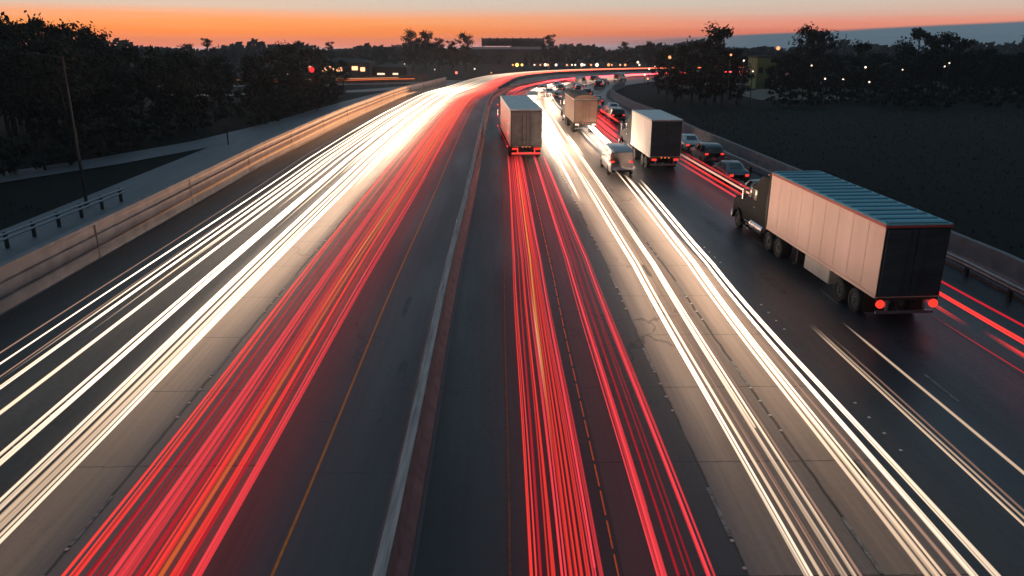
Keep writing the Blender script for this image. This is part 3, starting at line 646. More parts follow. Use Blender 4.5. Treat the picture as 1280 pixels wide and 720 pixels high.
        for yy in(L-1.55,L-.25): wheel(t,sx*(h-.32),yy,.51,.56)
        MB().box(min(sx*.7,sx*1.2),max(sx*.7,sx*1.2),y0+2.35,y0+3.2,.38,.46).box(min(sx*.75,sx*1.18),max(sx*.75,sx*1.18),y0+2.4,y0+3.15,.74,.80).build('step',M_chrome,t)
    MB().box(-1.2,1.2,y0+5.25,y0+5.5,.42,.82,b=.06).build('bumper',M_chrome,t)
    q=MB(); q.box(-.55,.55,y0+5.28,y0+5.33,.85,1.55)
    for i in range(9): q.box(-.5+i*.12,-.46+i*.12,y0+5.33,y0+5.345,.88,1.52)
    q.build('grille',M_chrome,t)
    for x in(-.7,-.35,0,.35,.7): MB().ball((x,y0+1.5,3.6),.05,6).build('marker_light',M_mark,t)
    return t
def gz(x,y): return zr(y)+.006
def base(x,y,L,rz):  # truck rests on the graded road: follow slope with pitch
    z0,z1=zr(y),zr(y+L); return z0,math.atan2(z1-z0,L)
def put(t,x,y,L,rz):
    z,pt=base(x,y,L,rz); t.location=(x,y,z+.012); t.rotation_euler=(pt,0,rz); return t
put(truck((0,0,0),0,'big semi truck with rosy glow-tinted trailer side and teal ribbed roof',L=11.15,W=2.6,Ht=4.13),15.5,28.75,12,R(4.0))
put(truck((0,0,0),0,'semi truck with white roof and dark doors driving in the lane beside the median',L=14.5,W=2.78,Ht=4.35,side=M_greyside,roof=M_roofw,door=M_greydoor,cabm=M_cabw,ribs=False,bumper=glow('red light glow on rear guard',(1,.05,.04),1.7),taillights='bar',toolbox=False),1.25,68.6,12,R(4.2))  # underride guard glows red in place of brake light on the bumper
put(truck((0,0,0),0,'short trailer truck with pale side and dark rear doors beyond the big semi truck',L=7.6,W=2.5,Ht=4.15,side=M_greyside,roof=M_roofw,door=M_slate,ribs=False,taillights='bar',tail=M_taild,toolbox=False),12.4,62.8,10,R(3.4))
put(truck((0,0,0),0,'brown covered trailer truck with rounded tarpaulin roof, farthest of the four trucks',L=9,W=2.6,Ht=3.75,side=M_brown,roof=M_brown,door=M_brown,ribs=False,tarp=True,taillights='bar',tail=glow('pale lit tail lamp',(1,.6,.45),2.2),toolbox=False),8.1,86.5,10,R(2.5))

# ------------------------------------------------------------ cars
def car_shape(kind):
    # cross sections along y: (y, half width, z sill, z belt, z roof, half width roof)
    if kind=='sedan': S=[(0,.72,.34,.62,.72,.62),(.12,.82,.26,.80,.92,.74),(.75,.88,.24,.92,1.0,.72),(1.35,.9,.24,.94,1.38,.60),(2.1,.9,.24,.94,1.44,.62),(2.75,.9,.24,.93,1.38,.60),(3.45,.89,.24,.88,.98,.70),(4.2,.84,.26,.74,.80,.70),(4.5,.70,.34,.56,.62,.58)]
    elif kind=='suv': S=[(0,.80,.42,.95,1.10,.70),(.10,.90,.34,1.05,1.45,.70),(.35,.93,.30,1.08,1.68,.70),(1.3,.94,.30,1.08,1.76,.72),(2.3,.94,.30,1.08,1.74,.72),(2.9,.94,.30,1.06,1.60,.68),(3.5,.92,.30,1.02,1.12,.76),(4.35,.88,.32,.90,.98,.76),(4.65,.76,.40,.68,.76,.64)]
    else: S=[(0,.86,.45,1.1,1.9,.78),(.12,.96,.34,1.15,2.12,.82),(1.5,.98,.32,1.18,2.22,.84),(3.0,.98,.32,1.18,2.22,.84),(3.6,.98,.32,1.16,2.06,.80),(4.1,.96,.32,1.12,1.4,.82),(4.8,.90,.34,.95,1.05,.80),(5.1,.78,.42,.7,.8,.66)]
    return S
def car(loc,rz,label,paint,kind='sedan',lit='tail',group=None):
    t=empty('car' if kind!='van' else 'van',loc,rz); tag(t,label,'car' if kind!='van' else 'van',group)
    S=car_shape(kind); q=MB()
    for (y,w_,zs,zb,zt,wr) in S:
        ring=[(-w_*.92,zs),(-w_,zs+.12),(-w_*1.0,zb-.12),(-w_*.96,zb),(-wr,zt-.05),(-wr*.8,zt),(wr*.8,zt),(wr,zt-.05),(w_*.96,zb),(w_*1.0,zb-.12),(w_,zs+.12),(w_*.92,zs)]
        q.v+=[(x,y,z) for x,z in ring]
    n=12
    glassf=[]
    for i in range(len(S)-1):
        for j in range(n):
            a=i*n+j;b=i*n+(j+1)%n; f=(a,b,b+n,a+n)
            cab=(S[i][4]-S[i][3]>.2) or (S[i+1][4]-S[i+1][3]>.2)
            if cab and j in(3,7) : glassf.append(f); 
            q.f.append(f); q.mi.append(0)
    q.f.append(tuple(range(n)));q.mi.append(0); q.f.append(tuple((len(S)-1)*n+k for k in range(n-1,-1,-1)));q.mi.append(0)
    b_=q.build('body',paint,t,True)
    def gl(fs,off,name):
        g_=MB(); 
        for f in fs:
            vs=[Vector(q.v[k]) for k in f]; c=sum(vs,Vector())/4; g_.add([c+(v-c)*.84+Vector(off) for v in vs],[(0,1,2,3)])
        g_.build(name,M_glass,t)
    for j,sx in((3,-1),(7,1)): gl([f for f in glassf if (f[0]%n)==j],(sx*.012,0,.008),'side_window')
    # front and rear screens lie on the sloping roof strips
    hi=[i for i in range(len(S)) if S[i][4]-S[i][3]>.3]
    def screen(i0,i1,name):
        vs=[Vector(q.v[i0*n+5]),Vector(q.v[i0*n+6]),Vector(q.v[i1*n+6]),Vector(q.v[i1*n+5])]; c=sum(vs,Vector())/4
        MB().add([c+(v-c)*.88+Vector((0,0,.015)) for v in vs],[(0,1,2,3)]).build(name,M_glass,t)
    screen(hi[-1],min(hi[-1]+1,len(S)-1),'windshield'); screen(max(0,hi[0]-1),hi[0],'rear_window')
    r=.33 if kind=='sedan' else .37; Ly=S[-1][0]
    for y in(.85,Ly-.85):
        for sx in(-1,1): wheel(t,sx*(S[3][1]-.10),y,r,.22)
    for sx in(-1,1):
        MB().box(sx*(S[0][1]-.14)-.16,sx*(S[0][1]-.14)+.12,-.03,.08,S[0][3]+(-.02 if kind=='sedan' else .0),S[0][3]+.14,b=.02).build('taillight',M_tail if lit=='tail' else M_taild,t)
        MB().ball((sx*(S[-1][1]-.12),Ly-.05,S[-1][3]+.0),.10,8).build('headlight',M_head,t)
        MB().box(sx*(S[4][1]+.05)-.06,sx*(S[4][1]+.05)+.08,Ly*.66,Ly*.66+.1,S[4][3]-.02,S[4][3]+.12,b=.02).build('mirror',paint,t)
    MB().box(-S[0][1]*.9,S[0][1]*.9,-.06,.06,.34,.5,b=.03).build('bumper',M_black,t)
    return t
P_dark=mat('black car paint',(.012,.013,.015),.25,.2,coat=.7); P_white=mat('white car paint',(.62,.62,.62),.3,coat=.7); P_silver=mat('silver car paint',(.34,.35,.37),.3,.6,coat=.6)
P_red=mat('dark red car paint',(.16,.015,.012),.3,.1,coat=.7); P_blue=mat('grey blue car paint',(.06,.08,.11),.3,.3,coat=.7)
def putcar(s,d,label,paint,kind='sedan',lit='tail',turn=0,group='cars crowding the far right lanes'):
    x,y,tx,ty=frame(s); e=shift(s,d); X=x+ty*e;Y=y-tx*e; t=car((0,0,0),0,label,paint,kind,lit,group)
    z0,z1=zr(Y),zr(Y+4*ty); t.location=(X,Y,z0+.012); t.rotation_euler=(math.atan2(z1-z0,4),0,math.atan2(-tx,ty)+R(turn)+(R(3) if s<110 else 0)); return t
putcar(49.5,21.3,'black sedan with red tail lamps just ahead of the big semi truck',P_dark,'sedan')
putcar(57.2,21.9,'grey blue sedan ahead of the black sedan beside the parapet',P_blue,'sedan')
putcar(65,22.6,'dark grey blue car just right of the short trailer truck',P_blue,'suv')
putcar(72.5,23.2,'white sedan by the parapet beyond the short trailer truck',P_white,'sedan')
putcar(81,23.0,'silver car partly hidden behind the short trailer, close to the parapet',P_silver,'suv')
o=car((0,0,0),0,'white van with pale flat roof left of the short trailer truck',P_white,'van','tail'); x,y=8.6,60.5; o.location=(x,y,zr(y)+.012); o.rotation_euler=(math.atan2(zr(y+5)-zr(y),5),0,R(2.5)); 
far_cars=[(96,19.8,'suv',P_dark,'black'),(104,18.2,'sedan',P_red,'dark red'),(108,21.6,'sedan',P_white,'white'),(116,19.6,'suv',P_silver,'silver'),(120,15.6,'sedan',P_dark,'black'),(126,21.4,'sedan',P_blue,'grey blue'),(130,17.6,'sedan',P_white,'white'),(140,20.4,'suv',P_dark,'black'),
 (133,13.8,'suv',P_silver,'silver'),(148,16.8,'sedan',P_red,'dark red'),(152,21,'sedan',P_silver,'silver'),(146,12.4,'sedan',P_white,'white'),(160,18.4,'suv',P_white,'white'),(164,13.4,'sedan',P_dark,'black'),(172,16.4,'sedan',P_silver,'silver'),(178,21.4,'suv',P_dark,'black'),(120,8.6,'van',P_white,'white'),(137,8.8,'sedan',P_white,'white'),(158,9.8,'suv',P_silver,'silver'),(176,10.4,'sedan',P_white,'white'),(186,14.4,'van',P_white,'white'),(196,18.4,'sedan',P_red,'dark red'),(206,12.4,'suv',P_dark,'black'),(214,17,'van',P_silver,'silver')]
where={96:'nearest in the jam behind the short trailer truck',104:'second row of the jam behind the short trailer truck',108:'by the parapet in the second row of the jam',116:'in the third row of the jam',120:'',126:'beside the parapet in the third row of the jam',130:'in the middle of the jam'}
def row(s,d):
    side='beside the median side' if d<11 else ('in the middle lanes' if d<17 else 'towards the dark trees')
    return f'{side} of the far jam, {["nearest","near","midway","far","farthest"][min(4,int((s-96)/25))]} stretch'
seen={}
for s,d,k,p_,cn in far_cars:
    word={'suv':'car','sedan':'low car','van':'boxy van'}[k]; lab=f'{cn} {word} {row(s,d)}'
    if lab in seen: lab+=', the farther of two'
    seen[lab]=1
    putcar(s,d,lab,p_,k)

# ------------------------------------------------------------ trees
def near(px):
    for lim,ph in ((60,'at the far left edge'),(150,'left of the slim dark post'),(230,'right of the slim dark post'),(300,'left of the lone thin skyline tree'),(345,'above the side road'),(400,'by the red signal'),(500,'above the orange-lit building'),(600,'under the two tall tufted trees'),(690,'under the rooftop sign'),(740,'right of the rooftop sign'),(800,'above the street lamps of the bend'),(880,'behind the right clump'),(940,'right of the tallest right tree'),(985,'behind the yellow-green building'),(1030,'below the two slim tufted trees'),(1090,'below the thin aerial mast'),(1140,'left of the tall spreading tree'),(1200,'right of the tall spreading tree'),(1250,'close to the right edge'),(9999,'at the right edge')):
        if px<lim: return ph
def xpx(x,y): return 640+x/y*FPX/1.0
def tree_mesh(seed,h,spread,trunk_h,leafm,dens=1400,leaf=.30,slender=False):
    rnd=random.Random(seed)
    tr=MB(); pts=[]; x=y=0; n=6
    for i in range(n+1):
        z=h*.8*i/n; pts.append((x,y,z)); x+=rnd.uniform(-.22,.22)*h*.05; y+=rnd.uniform(-.22,.22)*h*.05
    r0=h*.022+.05
    for i in range(n): tr.cyl(pts[i],pts[i+1],r0*(1-.85*i/n),r0*(1-.85*(i+1)/n),7,cap=False)
    clumps=[]
    nl=int(9+h*.8)
    for i in range(nl):
        t=trunk_h+(1-trunk_h)*(i+.5)/nl*rnd.uniform(.85,1.1); k=min(n-1,int(t/.8*n*.8)); k=max(0,min(n-1,int(t*n))); b=Vector(pts[k]); z=min(h*.95,t*h); b.z=z*.92
        a=i*2.4+rnd.uniform(-.5,.5); prof=math.sin(math.pi*min(1,max(.08,(t-trunk_h*.75)/(1.06-trunk_h*.75))))**.6
        rr=spread*prof*rnd.uniform(.55,1.1); e=Vector((b.x+math.cos(a)*rr,b.y+math.sin(a)*rr,z+rnd.uniform(.0,.10)*h))
        m=(b+e)/2+Vector((0,0,rnd.uniform(-.02,.05)*h)); tr.cyl(b-Vector((0,0,.05*h)),m,r0*.32,r0*.2,5,cap=False); tr.cyl(m,e,r0*.2,r0*.05,5,cap=False)
        clumps.append((e,h*rnd.uniform(.055,.11)*(1.15 if not slender else .8))); clumps.append((m.lerp(e,.4)+Vector((rnd.uniform(-1,1),rnd.uniform(-1,1),rnd.uniform(-.3,.6)))*h*.04,h*rnd.uniform(.05,.09)))
    top=Vector(pts[-1]); top.z=h*.92
    for i in range(4): clumps.append((top+Vector((rnd.uniform(-1,1)*spread*.3,rnd.uniform(-1,1)*spread*.3,rnd.uniform(-.05,.07)*h)),h*rnd.uniform(.05,.08)))
    cr=MB(); per=max(6,dens//len(clumps))
    for c,rc in clumps:
        for k in range(per):
            v=Vector((rnd.gauss(0,1),rnd.gauss(0,1),rnd.gauss(0,.75))); v=v.normalized()*rc*rnd.random()**.45*rnd.uniform(.7,1.35)
            p=c+v; nrm=Vector((rnd.gauss(0,1),rnd.gauss(0,1),rnd.gauss(0,1))).normalized(); u=nrm.orthogonal().normalized(); w_=nrm.cross(u); l=leaf*rnd.uniform(.6,1.4)
            cr.add([p-u*l*.5,p+w_*l*.28,p+u*l*.5,p-w_*l*.28],[(0,1,2,3)])
    return tr.mesh('trunk',M_bark),cr.mesh('crown',leafm)
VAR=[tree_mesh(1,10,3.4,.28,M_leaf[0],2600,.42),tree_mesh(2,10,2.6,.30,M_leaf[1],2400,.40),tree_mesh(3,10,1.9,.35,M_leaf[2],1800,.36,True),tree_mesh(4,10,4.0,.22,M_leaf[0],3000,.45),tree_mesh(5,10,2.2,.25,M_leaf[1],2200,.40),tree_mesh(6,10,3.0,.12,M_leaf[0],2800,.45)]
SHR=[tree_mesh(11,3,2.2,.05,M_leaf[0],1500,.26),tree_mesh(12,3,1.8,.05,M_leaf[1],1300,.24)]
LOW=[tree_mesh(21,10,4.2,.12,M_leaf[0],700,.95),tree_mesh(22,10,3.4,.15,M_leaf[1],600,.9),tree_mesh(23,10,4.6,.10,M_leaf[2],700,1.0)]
def tree(x,y,h,v,label,group,name='tree',cat='tree',sink=.1,sx=1.0):
    tr,cr=v; s=h/(3.0 if name=='shrub' else 10.0)
    t=empty(name,(x,y,terrain(x,y)-sink),random.uniform(0,6.28)); tag(t,label,cat,group); t.scale=(s*sx,s*sx,s)
    for nm,me in(('trunk',tr),('crown',cr)):
        o=bpy.data.objects.new(nm,me); col.objects.link(o); o.parent=t
    return t
def pxx(px,D): return (px-640)/FPX*D*1.0   # plan bearing of a thing D metres ahead
def toph(py,D): return HC-(py-56)*D/1012-terrain(0,D)
# left wood: big trees with tops standing out against the sky
LW=[(-58,88,24,0,'open-crowned tree standing highest against the sky at the far left'),(-53.0,92,31,1,'second tall tree from the left edge, tufted crown against the orange sky'),(-64,93,36,3,'tall tree cut by the left edge of the photo')]
for (px,D,ty_,v,lab) in [(2,84,30,3,'dark tree cut by the left edge of the photo, beside the tallest open-crowned one'),(27,86,21,0,'tallest open-crowned tree at the far left against the orange sky'),(45,90,29,1,'tufted tree just right of the tallest tree at the far left'),(64,95,29,4,'dark tree with a small pointed top, third from the left edge'),(92,98,29,1,'round-topped dark tree in the middle of the left wood skyline'),(108,96,38,5,'lower dark tree right of the round-topped one in the left wood'),(128,104,43,0,'low broad dark tree in the left wood, before the last tuft'),(143,106,39,4,'last tall tufted tree at the right end of the left wood skyline')]:
    tree(pxx(px,D),D,toph(ty_,D)*.97,VAR[v],lab,'tall trees of the left wood')
random.seed(3)
WL='dark tree in the black mass of the wood left of the road'; nW=0
for (x0,x1,y0,y1,n,pt) in [(-40,-75,62,80,12,48),(-36,-62,84,108,12,56),(-33,-60,112,140,13,64),(-34,-70,145,176,12,66),(-80,-120,90,150,10,55)]:
    for i in range(n):
        x=x0+(x1-x0)*(i+random.random())/n; y=random.uniform(y0,y1); h=max(4.5,min(12,toph(pt+random.uniform(2,22),y)))
        tree(x,y,h,VAR[random.choice([0,1,3,4,5,5,3])],f'dark tree in the black left wood {near(xpx(x,y))}, {["front","second","third","back","outer"][[12,13.5,13,12.5,10].index(n) if n in [12,13.5,13,12.5,10] else 0] if False else ("front" if y<82 else "middle" if y<112 else "back")} row','trees of the left wood')
for i in range(46):
    u=i/45; y=36+u*105; x=-30.5-(y<75)*(75-y)*.16+random.uniform(-1.5,.3)-(6 if i%3==0 else 0)-(5 if y>110 else 0)*0
    if -36<x<-24 and 44<y<62: x-=7
    if x>-37 and 55<y<92: x-=6
    tree(x,y,random.uniform(2.2,4.2),SHR[i%2],f'dark shrub edging the left wood {near(xpx(x,y))}, {"nearer" if y<70 else "farther"} stretch','shrubs along the left wood','shrub','shrub')
for (px,D,ty_,v) in [(350,118,64,1),(372,122,60,5),(392,126,63,3),(408,130,66,4),(385,112,92,5),(402,116,104,5)]:
    lab={350:'leftmost dark tree of the six around the red signal',372:'broad dark tree just left of the red signal',392:'dark tree right behind the red signal',408:'rightmost dark tree by the red signal',385:'low bushy tree in front of the red signal post',402:'lowest bushy tree right of the red signal post'}[px]
    tree(pxx(px,D),D,toph(ty_,D),VAR[v],lab,'trees by the red signal')
# right clump in front of the bend
for (px,D,ty_,v,lab) in [(886,134,39,5,'tallest dark tree on the right, standing in front of the far bend'),(868,138,54,3,'dark tree left of the tallest one on the right'),(905,140,60,0,'dark tree right of the tallest one, in front of the far bend'),(846,142,57,0,'round dark tree third left of the tallest on the right'),(828,148,62,5,'dark tree at the left end of the right clump'),(818,156,72,4,'small dark tree where the far road disappears'),(838,133,76,5,'low spreading tree at the left foot of the right clump'),(876,127,70,5,'low broad tree below the tallest one on the right'),(914,130,78,5,'low broad tree at the right foot of the right clump'),(858,128,78,3,'low dark tree at the foot of the right clump'),(895,124,74,3,'low dark tree in front of the tallest one on the right')]:
    tree(pxx(px,D),D,toph(ty_,D),VAR[v],lab,'trees of the right clump')
# right skyline
for (px,D,ty_,v,lab) in [(993,160,39,4,'left of the two slim tufted trees standing high on the right skyline'),(1009,160,40,1,'right of the two slim tufted trees standing high on the right skyline'),(1058,158,56,5,'mid-height dark tree right of the two slim tufted trees'),(1125,150,38,0,'tall spreading tree highest in the group at the right'),(1145,152,50,4,'dark tree between the tall spreading tree and the tufted one at the right'),(1160,150,44,1,'tufted tree right of the tall spreading tree'),(1180,152,50,0,'last rounded tree of the tall group at the right'),(1212,148,64,5,'low round tree right of the tall group'),(1254,146,66,3,'low dark tree near the right edge of the photo'),(1279,140,36,3,'tall dark tree cut by the right edge of the photo')]:
    tree(pxx(px,D),D,toph(ty_,D),VAR[v],lab,'trees of the right skyline')
for i in range(46):
    px=958+i*7.6+random.uniform(-4,4); D=random.uniform(146,176); tree(pxx(px,D),D,max(3,toph(random.uniform(66,80),D)),VAR[random.choice([3,5,5])],f'dark tree in the black right belt {near(px)}, {"nearer" if D<161 else "farther"} row','trees of the right belt')
for i in range(26):
    px=965+i*14; D=random.uniform(118,134); tree(pxx(px,D),D,random.uniform(2.5,4),SHR[i%2],f'dark shrub at the field edge below the right trees, {near(px)}','shrubs below the right belt','shrub','shrub')
# far belts behind the bend
for i in range(86):
    px=150+i*10+random.uniform(-5,5); D=random.uniform(330,430); h=toph(random.uniform(62,69),D)
    if 500<px<592: h=toph(random.uniform(58,62),D)
    tree(pxx(px,D),D,h,LOW[i%3],f'dark tree of the far belt {near(px)}, {"nearer" if D<380 else "farther"} row','trees of the far belt')
for (px,ty_,v,lab) in [(521,43,4,'left of two tall tufted trees on the centre skyline'),(537,42,1,'right of two tall tufted trees on the centre skyline'),(553,50,2,'small spiky tree right of the two tufted trees'),(568,53,2,'short spiky tree on the centre skyline'),(585,46,4,'tall tufted tree left of the rooftop sign'),(684,46,2,'slim dark tree right of the rooftop sign'),(773,54,2,'lone slim tree on the skyline above the far bend'),(804,55,4,'slim tree on the skyline left of the right clump'),(277,50,2,'thin tree standing alone on the left skyline'),(252,56,1,'small tree left of the thin lone one on the left skyline'),(386,53,2,'thin tree on the skyline above the red signal'),(422,54,2,'thin tree right of the one above the red signal')]:
    D=300 if 500<px<600 else 330; tree(pxx(px,D),D,toph(ty_,D)*1.02,VAR[v],lab,'slim trees breaking the skyline',sx=1.15)
q=MB(); rnd=random.Random(5)          # far wood that reads as one mass
for i in range(15000):
    a=R(rnd.uniform(-42,42)); D=rnd.uniform(480,900); x,y=D*math.sin(a),D*math.cos(a); zt=terrain(x,y); hh=rnd.random()**.8*(9+2.5*math.sin(a*37)+2*math.sin(a*91+D*.01)); p=Vector((x,y,zt+max(.3,hh))); l=rnd.uniform(1.2,3.0)
    n_=Vector((rnd.gauss(0,1),rnd.gauss(0,1)-1,rnd.gauss(0,.5))).normalized(); u=n_.orthogonal().normalized(); w_=n_.cross(u); q.add([p-u*l,p+w_*l*.7,p+u*l,p-w_*l*.7],[(0,1,2,3)])
tag(q.build('distant_wood',M_leaf[1]),'hazy distant wood along the horizon','wood',kind='stuff')
q=MB(); rnd=random.Random(8)          # rough grass on the dark verges
for i in range(16000):
    if rnd.random()<.5: x=rnd.uniform(21,75); y=rnd.uniform(28,120)
    else: x=-rnd.uniform(31,60); y=rnd.uniform(25,120)
    ex=frame(min(y,150))
    if x<0 and (y>52 and x>-44): continue
    if x>0 and x<ex[0]+shift(y,26.2)+1.2: continue
    z=terrain(x,y); hh=rnd.uniform(.08,.25); a=rnd.uniform(0,3.14); c,s_=math.cos(a)*.05,math.sin(a)*.05
    q.add([(x-c,y-s_,z-.02),(x+c,y+s_,z-.02),(x+rnd.uniform(-.15,.15),y+rnd.uniform(-.15,.15),z+hh)],[(0,1,2)])
tag(q.build('verge_grass',mat('dry verge grass',(.010,.013,.011),.9)),'rough dark grass on the verges beside the road','grass',kind='stuff')

# ------------------------------------------------------------ poles, rails, signal
t=empty('lamp_post',(-28.4,50.8,terrain(-28.4,50.8))); tag(t,'tall slim dark post standing behind the guard rail at the left','lamp post')
MB().cyl((0,0,0),(0,0,9.6),.11,.07,10).cyl((0,0,0),(0,0,.3),.2,.18,12).build('pole',M_black,t); MB().cyl((0,0,9.5),(-1.6,.1,9.75),.05,.04,8).build('arm',M_darksteel,t); MB().box(-2.2,-1.5,-.06,.24,9.68,9.82,b=.03).build('lamp_head',M_darksteel,t)
t=empty('marker_post',(-28.6,78.5,terrain(-28.6,78.5))); tag(t,'short dark post at the edge of the service road','post')
MB().cyl((0,0,0),(0,0,1.9),.07,n=8).build('pole',M_darksteel,t); MB().box(-.3,.3,-.02,.02,1.35,1.9,b=.008).build('sign_plate',M_darksteel,t)
t=empty('guard_rail',(-27,30,terrain(-27,30))); tag(t,'grey steel guard rail beside the side road, left of the long wall','guard rail')
gp=[(-27.6,12),(-27.5,24),(-27.3,36),(-27.0,44),(-26.6,52.4)]
q=MB()
for i in range(len(gp)-1):
    a,b_=gp[i],gp[i+1]; za,zb=terrain(*a)+.15,terrain(*b_)+.15
    for zz in(.48,.72): 
        q.add([(a[0],a[1],za+zz-.07),(a[0]+.05,a[1],za+zz),(a[0],a[1],za+zz+.07),(a[0]-.02,a[1],za+zz),(b_[0],b_[1],zb+zz-.07),(b_[0]+.05,b_[1],zb+zz),(b_[0],b_[1],zb+zz+.07),(b_[0]-.02,b_[1],zb+zz)],[(0,1,5,4),(1,2,6,5),(2,3,7,6),(3,0,4,7),(0,3,2,1),(4,5,6,7)])
o=q.build('rail_beam',M_steel,t); o.location=-t.location
pm=MB().box(-.08,.08,-.08,.08,0,.95).mesh('post',M_darksteel)
for i in range(18):
    y=12.3+i*2.34; x=lerp(y,[g_[1] for g_ in gp],[g_[0] for g_ in gp])-.1; o=bpy.data.objects.new('post',pm); col.objects.link(o); o.parent=t; o.location=Vector((x,y,terrain(x,y)))-t.location
# red traffic signal
x,y=-30.4,122; t=empty('traffic_signal',(x,y,terrain(x,y))); tag(t,'traffic signal glowing red in front of the dark left wood','traffic light')
MB().cyl((0,0,0),(0,0,5.6),.09,.07,8).build('pole',M_darksteel,t); h_=MB().box(-.22,.22,-.42,-.12,4.7,5.95,b=.03).build('signal_head',M_black,t)
M_sig=glow('red signal lens',(1,.02,.025),1.8)
MB().ball((0,-.42,5.7),.40,14,sz=1).build('red_lens',M_sig,h_)
for z in(5.3,4.93): MB().cyl((0,-.46,z),(0,-.41,z),.14,n=12).build('dark_lens',M_glass,h_)

# street lamps and lit heads beyond the bend
M_lw=glow('white street light',(1,.74,.54),2.2); M_lo=glow('sodium street light',(1,.36,.14),1.8); M_lr=glow('red light far off',(1,.12,.08),4)
lamps=[(641,84,'o',.34,0),(646,90,'y',.62,0),(652,92,'y',.42,0),(680,80,'w',.5,0),(683,88,'o',.42,0),(693,87,'w',.45,0),(712,87,'w',.30,0),(716,82,'w',.32,0),(706,88,'o',.34,0),(724,80,'w',.55,0),(735,86,'o',.36,0),(742,81,'w',.62,0),(756,80,'o',.52,0),(770,84,'o',.34,0),(776,83,'o',.42,0),(791,77,'w',.42,0),(793,83,'w',.34,0),(667,89,'w',.3,0),(674,90,'o',.3,0),(727,87,'w',.34,0),(760,85,'o',.3,0),(805,85,'w',.3,1),(800,92,'w',.34,1),(804,98,'o',.34,1),(829,71,'o',.45,1),(812,82,'w',.22,1),(902,68,'o',.3,1),(918,75,'w',.24,1),(930,88,'w',.22,1),(1000,81,'w',.24,1),(1065,83,'w',.30,1),(1018,97,'w',.26,1),(1040,98,'w',.28,1),(1072,101,'w',.26,1),(1110,86,'w',.2,1),(1160,82,'w',.22,1),(1165,78,'w',.2,1),
 (416,86,'w',.34,2),(422,87,'w',.34,2),(434,84,'w',.44,2),(434,91,'w',.32,2),(511,85,'o',.45,2),(595,85,'w',.28,2),(511,79,'w',.2,2),(297,82,'w',.30,3),(222,77,'w',.16,3),(573,101,'r',.40,4),(547,86,'w',.2,2),(615,99,'o',.22,4)]
nm={'w':'white','o':'orange','y':'yellow','r':'red'}; plc=['above the far red bend','among the trees at the right','beyond the left frontage road','over the left wood','beside the far bend']
for px,py,c,r_,z_ in lamps:
    D={0:322,1:138 if px<1005 and px>835 else 190,2:262,3:200,4:232}[z_]
    if px in(902,918,930): D=118 if px==902 else 120
    if px>1005: D=134
    if px==829: D=138
    x=pxx(px,D); y=D; zg=terrain(x,y); hh=max(1.6,HC-(py-56)*D/1012-zg); k=D/322*1.0; rr=r_*(.95*D/322+.2)
    t=empty('street_lamp',(x,y,zg)); tag(t,f'lit {nm[c]} street lamp {plc[z_]}','street lamp',f'{nm[c]} street lamps {plc[z_]}')
    MB().cyl((0,.12,0),(0,.12,hh),.07,.05,6).build('pole',M_darksteel,t); MB().ball((0,0,hh),rr,10).build('lamp',{'w':M_lw,'o':M_lo,'y':glow('yellow lamp',(1,.62,.12),3) if c=='y' else M_lo,'r':M_lr}[c],t)

# ------------------------------------------------------------ buildings
def house(x,y,wd,dp,h,label,m,roofm,wins,rz=0,cat='building',hip=1.2,name='low_building'):
    t=empty(name,(x,y,terrain(x,y)-.2),rz); tag(t,label,cat)
    MB().box(-wd/2,wd/2,0,dp,0,h).build('wall',m,t)
    if hip>0: MB().add([(-wd/2-.4,-.4,h),(wd/2+.4,-.4,h),(wd/2+.4,dp+.4,h),(-wd/2-.4,dp+.4,h),(-wd/2+dp*.4,dp/2,h+hip),(wd/2-dp*.4,dp/2,h+hip)],[(0,1,5,4),(1,2,5),(2,3,4,5),(3,0,4),(3,2,1,0)]).build('roof',roofm,t)
    else: MB().box(-wd/2-.15,wd/2+.15,-.15,dp+.15,h+.002,h+.35).build('roof',roofm,t)
    for i,(wx,wz,ww,wh,gm) in enumerate(wins):
        f_=MB().box(wx-ww/2-.08,wx+ww/2+.08,-.05,-.002,wz-.08,wz+wh+.08).build('window',M_darksteel,t); MB().box(wx-ww/2,wx+ww/2,-.07,-.052,wz,wz+wh).build('pane',gm,f_)
    return t
M_wwarm=glow('warm lit window',(1,.42,.20),2.6); M_wpale=glow('pale lit window',(1,.72,.5),1.5)
M_stucco=mat('dim stucco',(.16,.13,.12),.9,noise=(.09,.075,.07),nscale=1); M_roofd=mat('dark roof',(.035,.035,.038),.8)
house(-51.5,228,22,10,4.6,'long low building with a row of glowing orange windows beyond the left wood',M_stucco,M_roofd,[(-8.6+i*2.2,2.3+.3*(i%3==1),1.3+.4*(i%2),1.1,M_wwarm) for i in range(9) if i not in(2,6)])
house(-63,216,8,8,3.4,'small low building with pale lit panes at the left of the orange-lit one',M_stucco,M_roofd,[(-2.4,1.6,1.3,.5,M_wpale),(.2,1.6,1.6,.5,M_wpale),(2.6,1.7,.9,.5,M_wpale)])
house(-36,232,11,8,3.4,'plain dark low building between the orange-lit building and the bend',mat('maroon stucco',(.10,.045,.04),.9),M_roofd,[(-2,1.2,2.2,.5,M_wpale),(2.2,1.2,1.6,.5,M_wpale)],hip=.6)
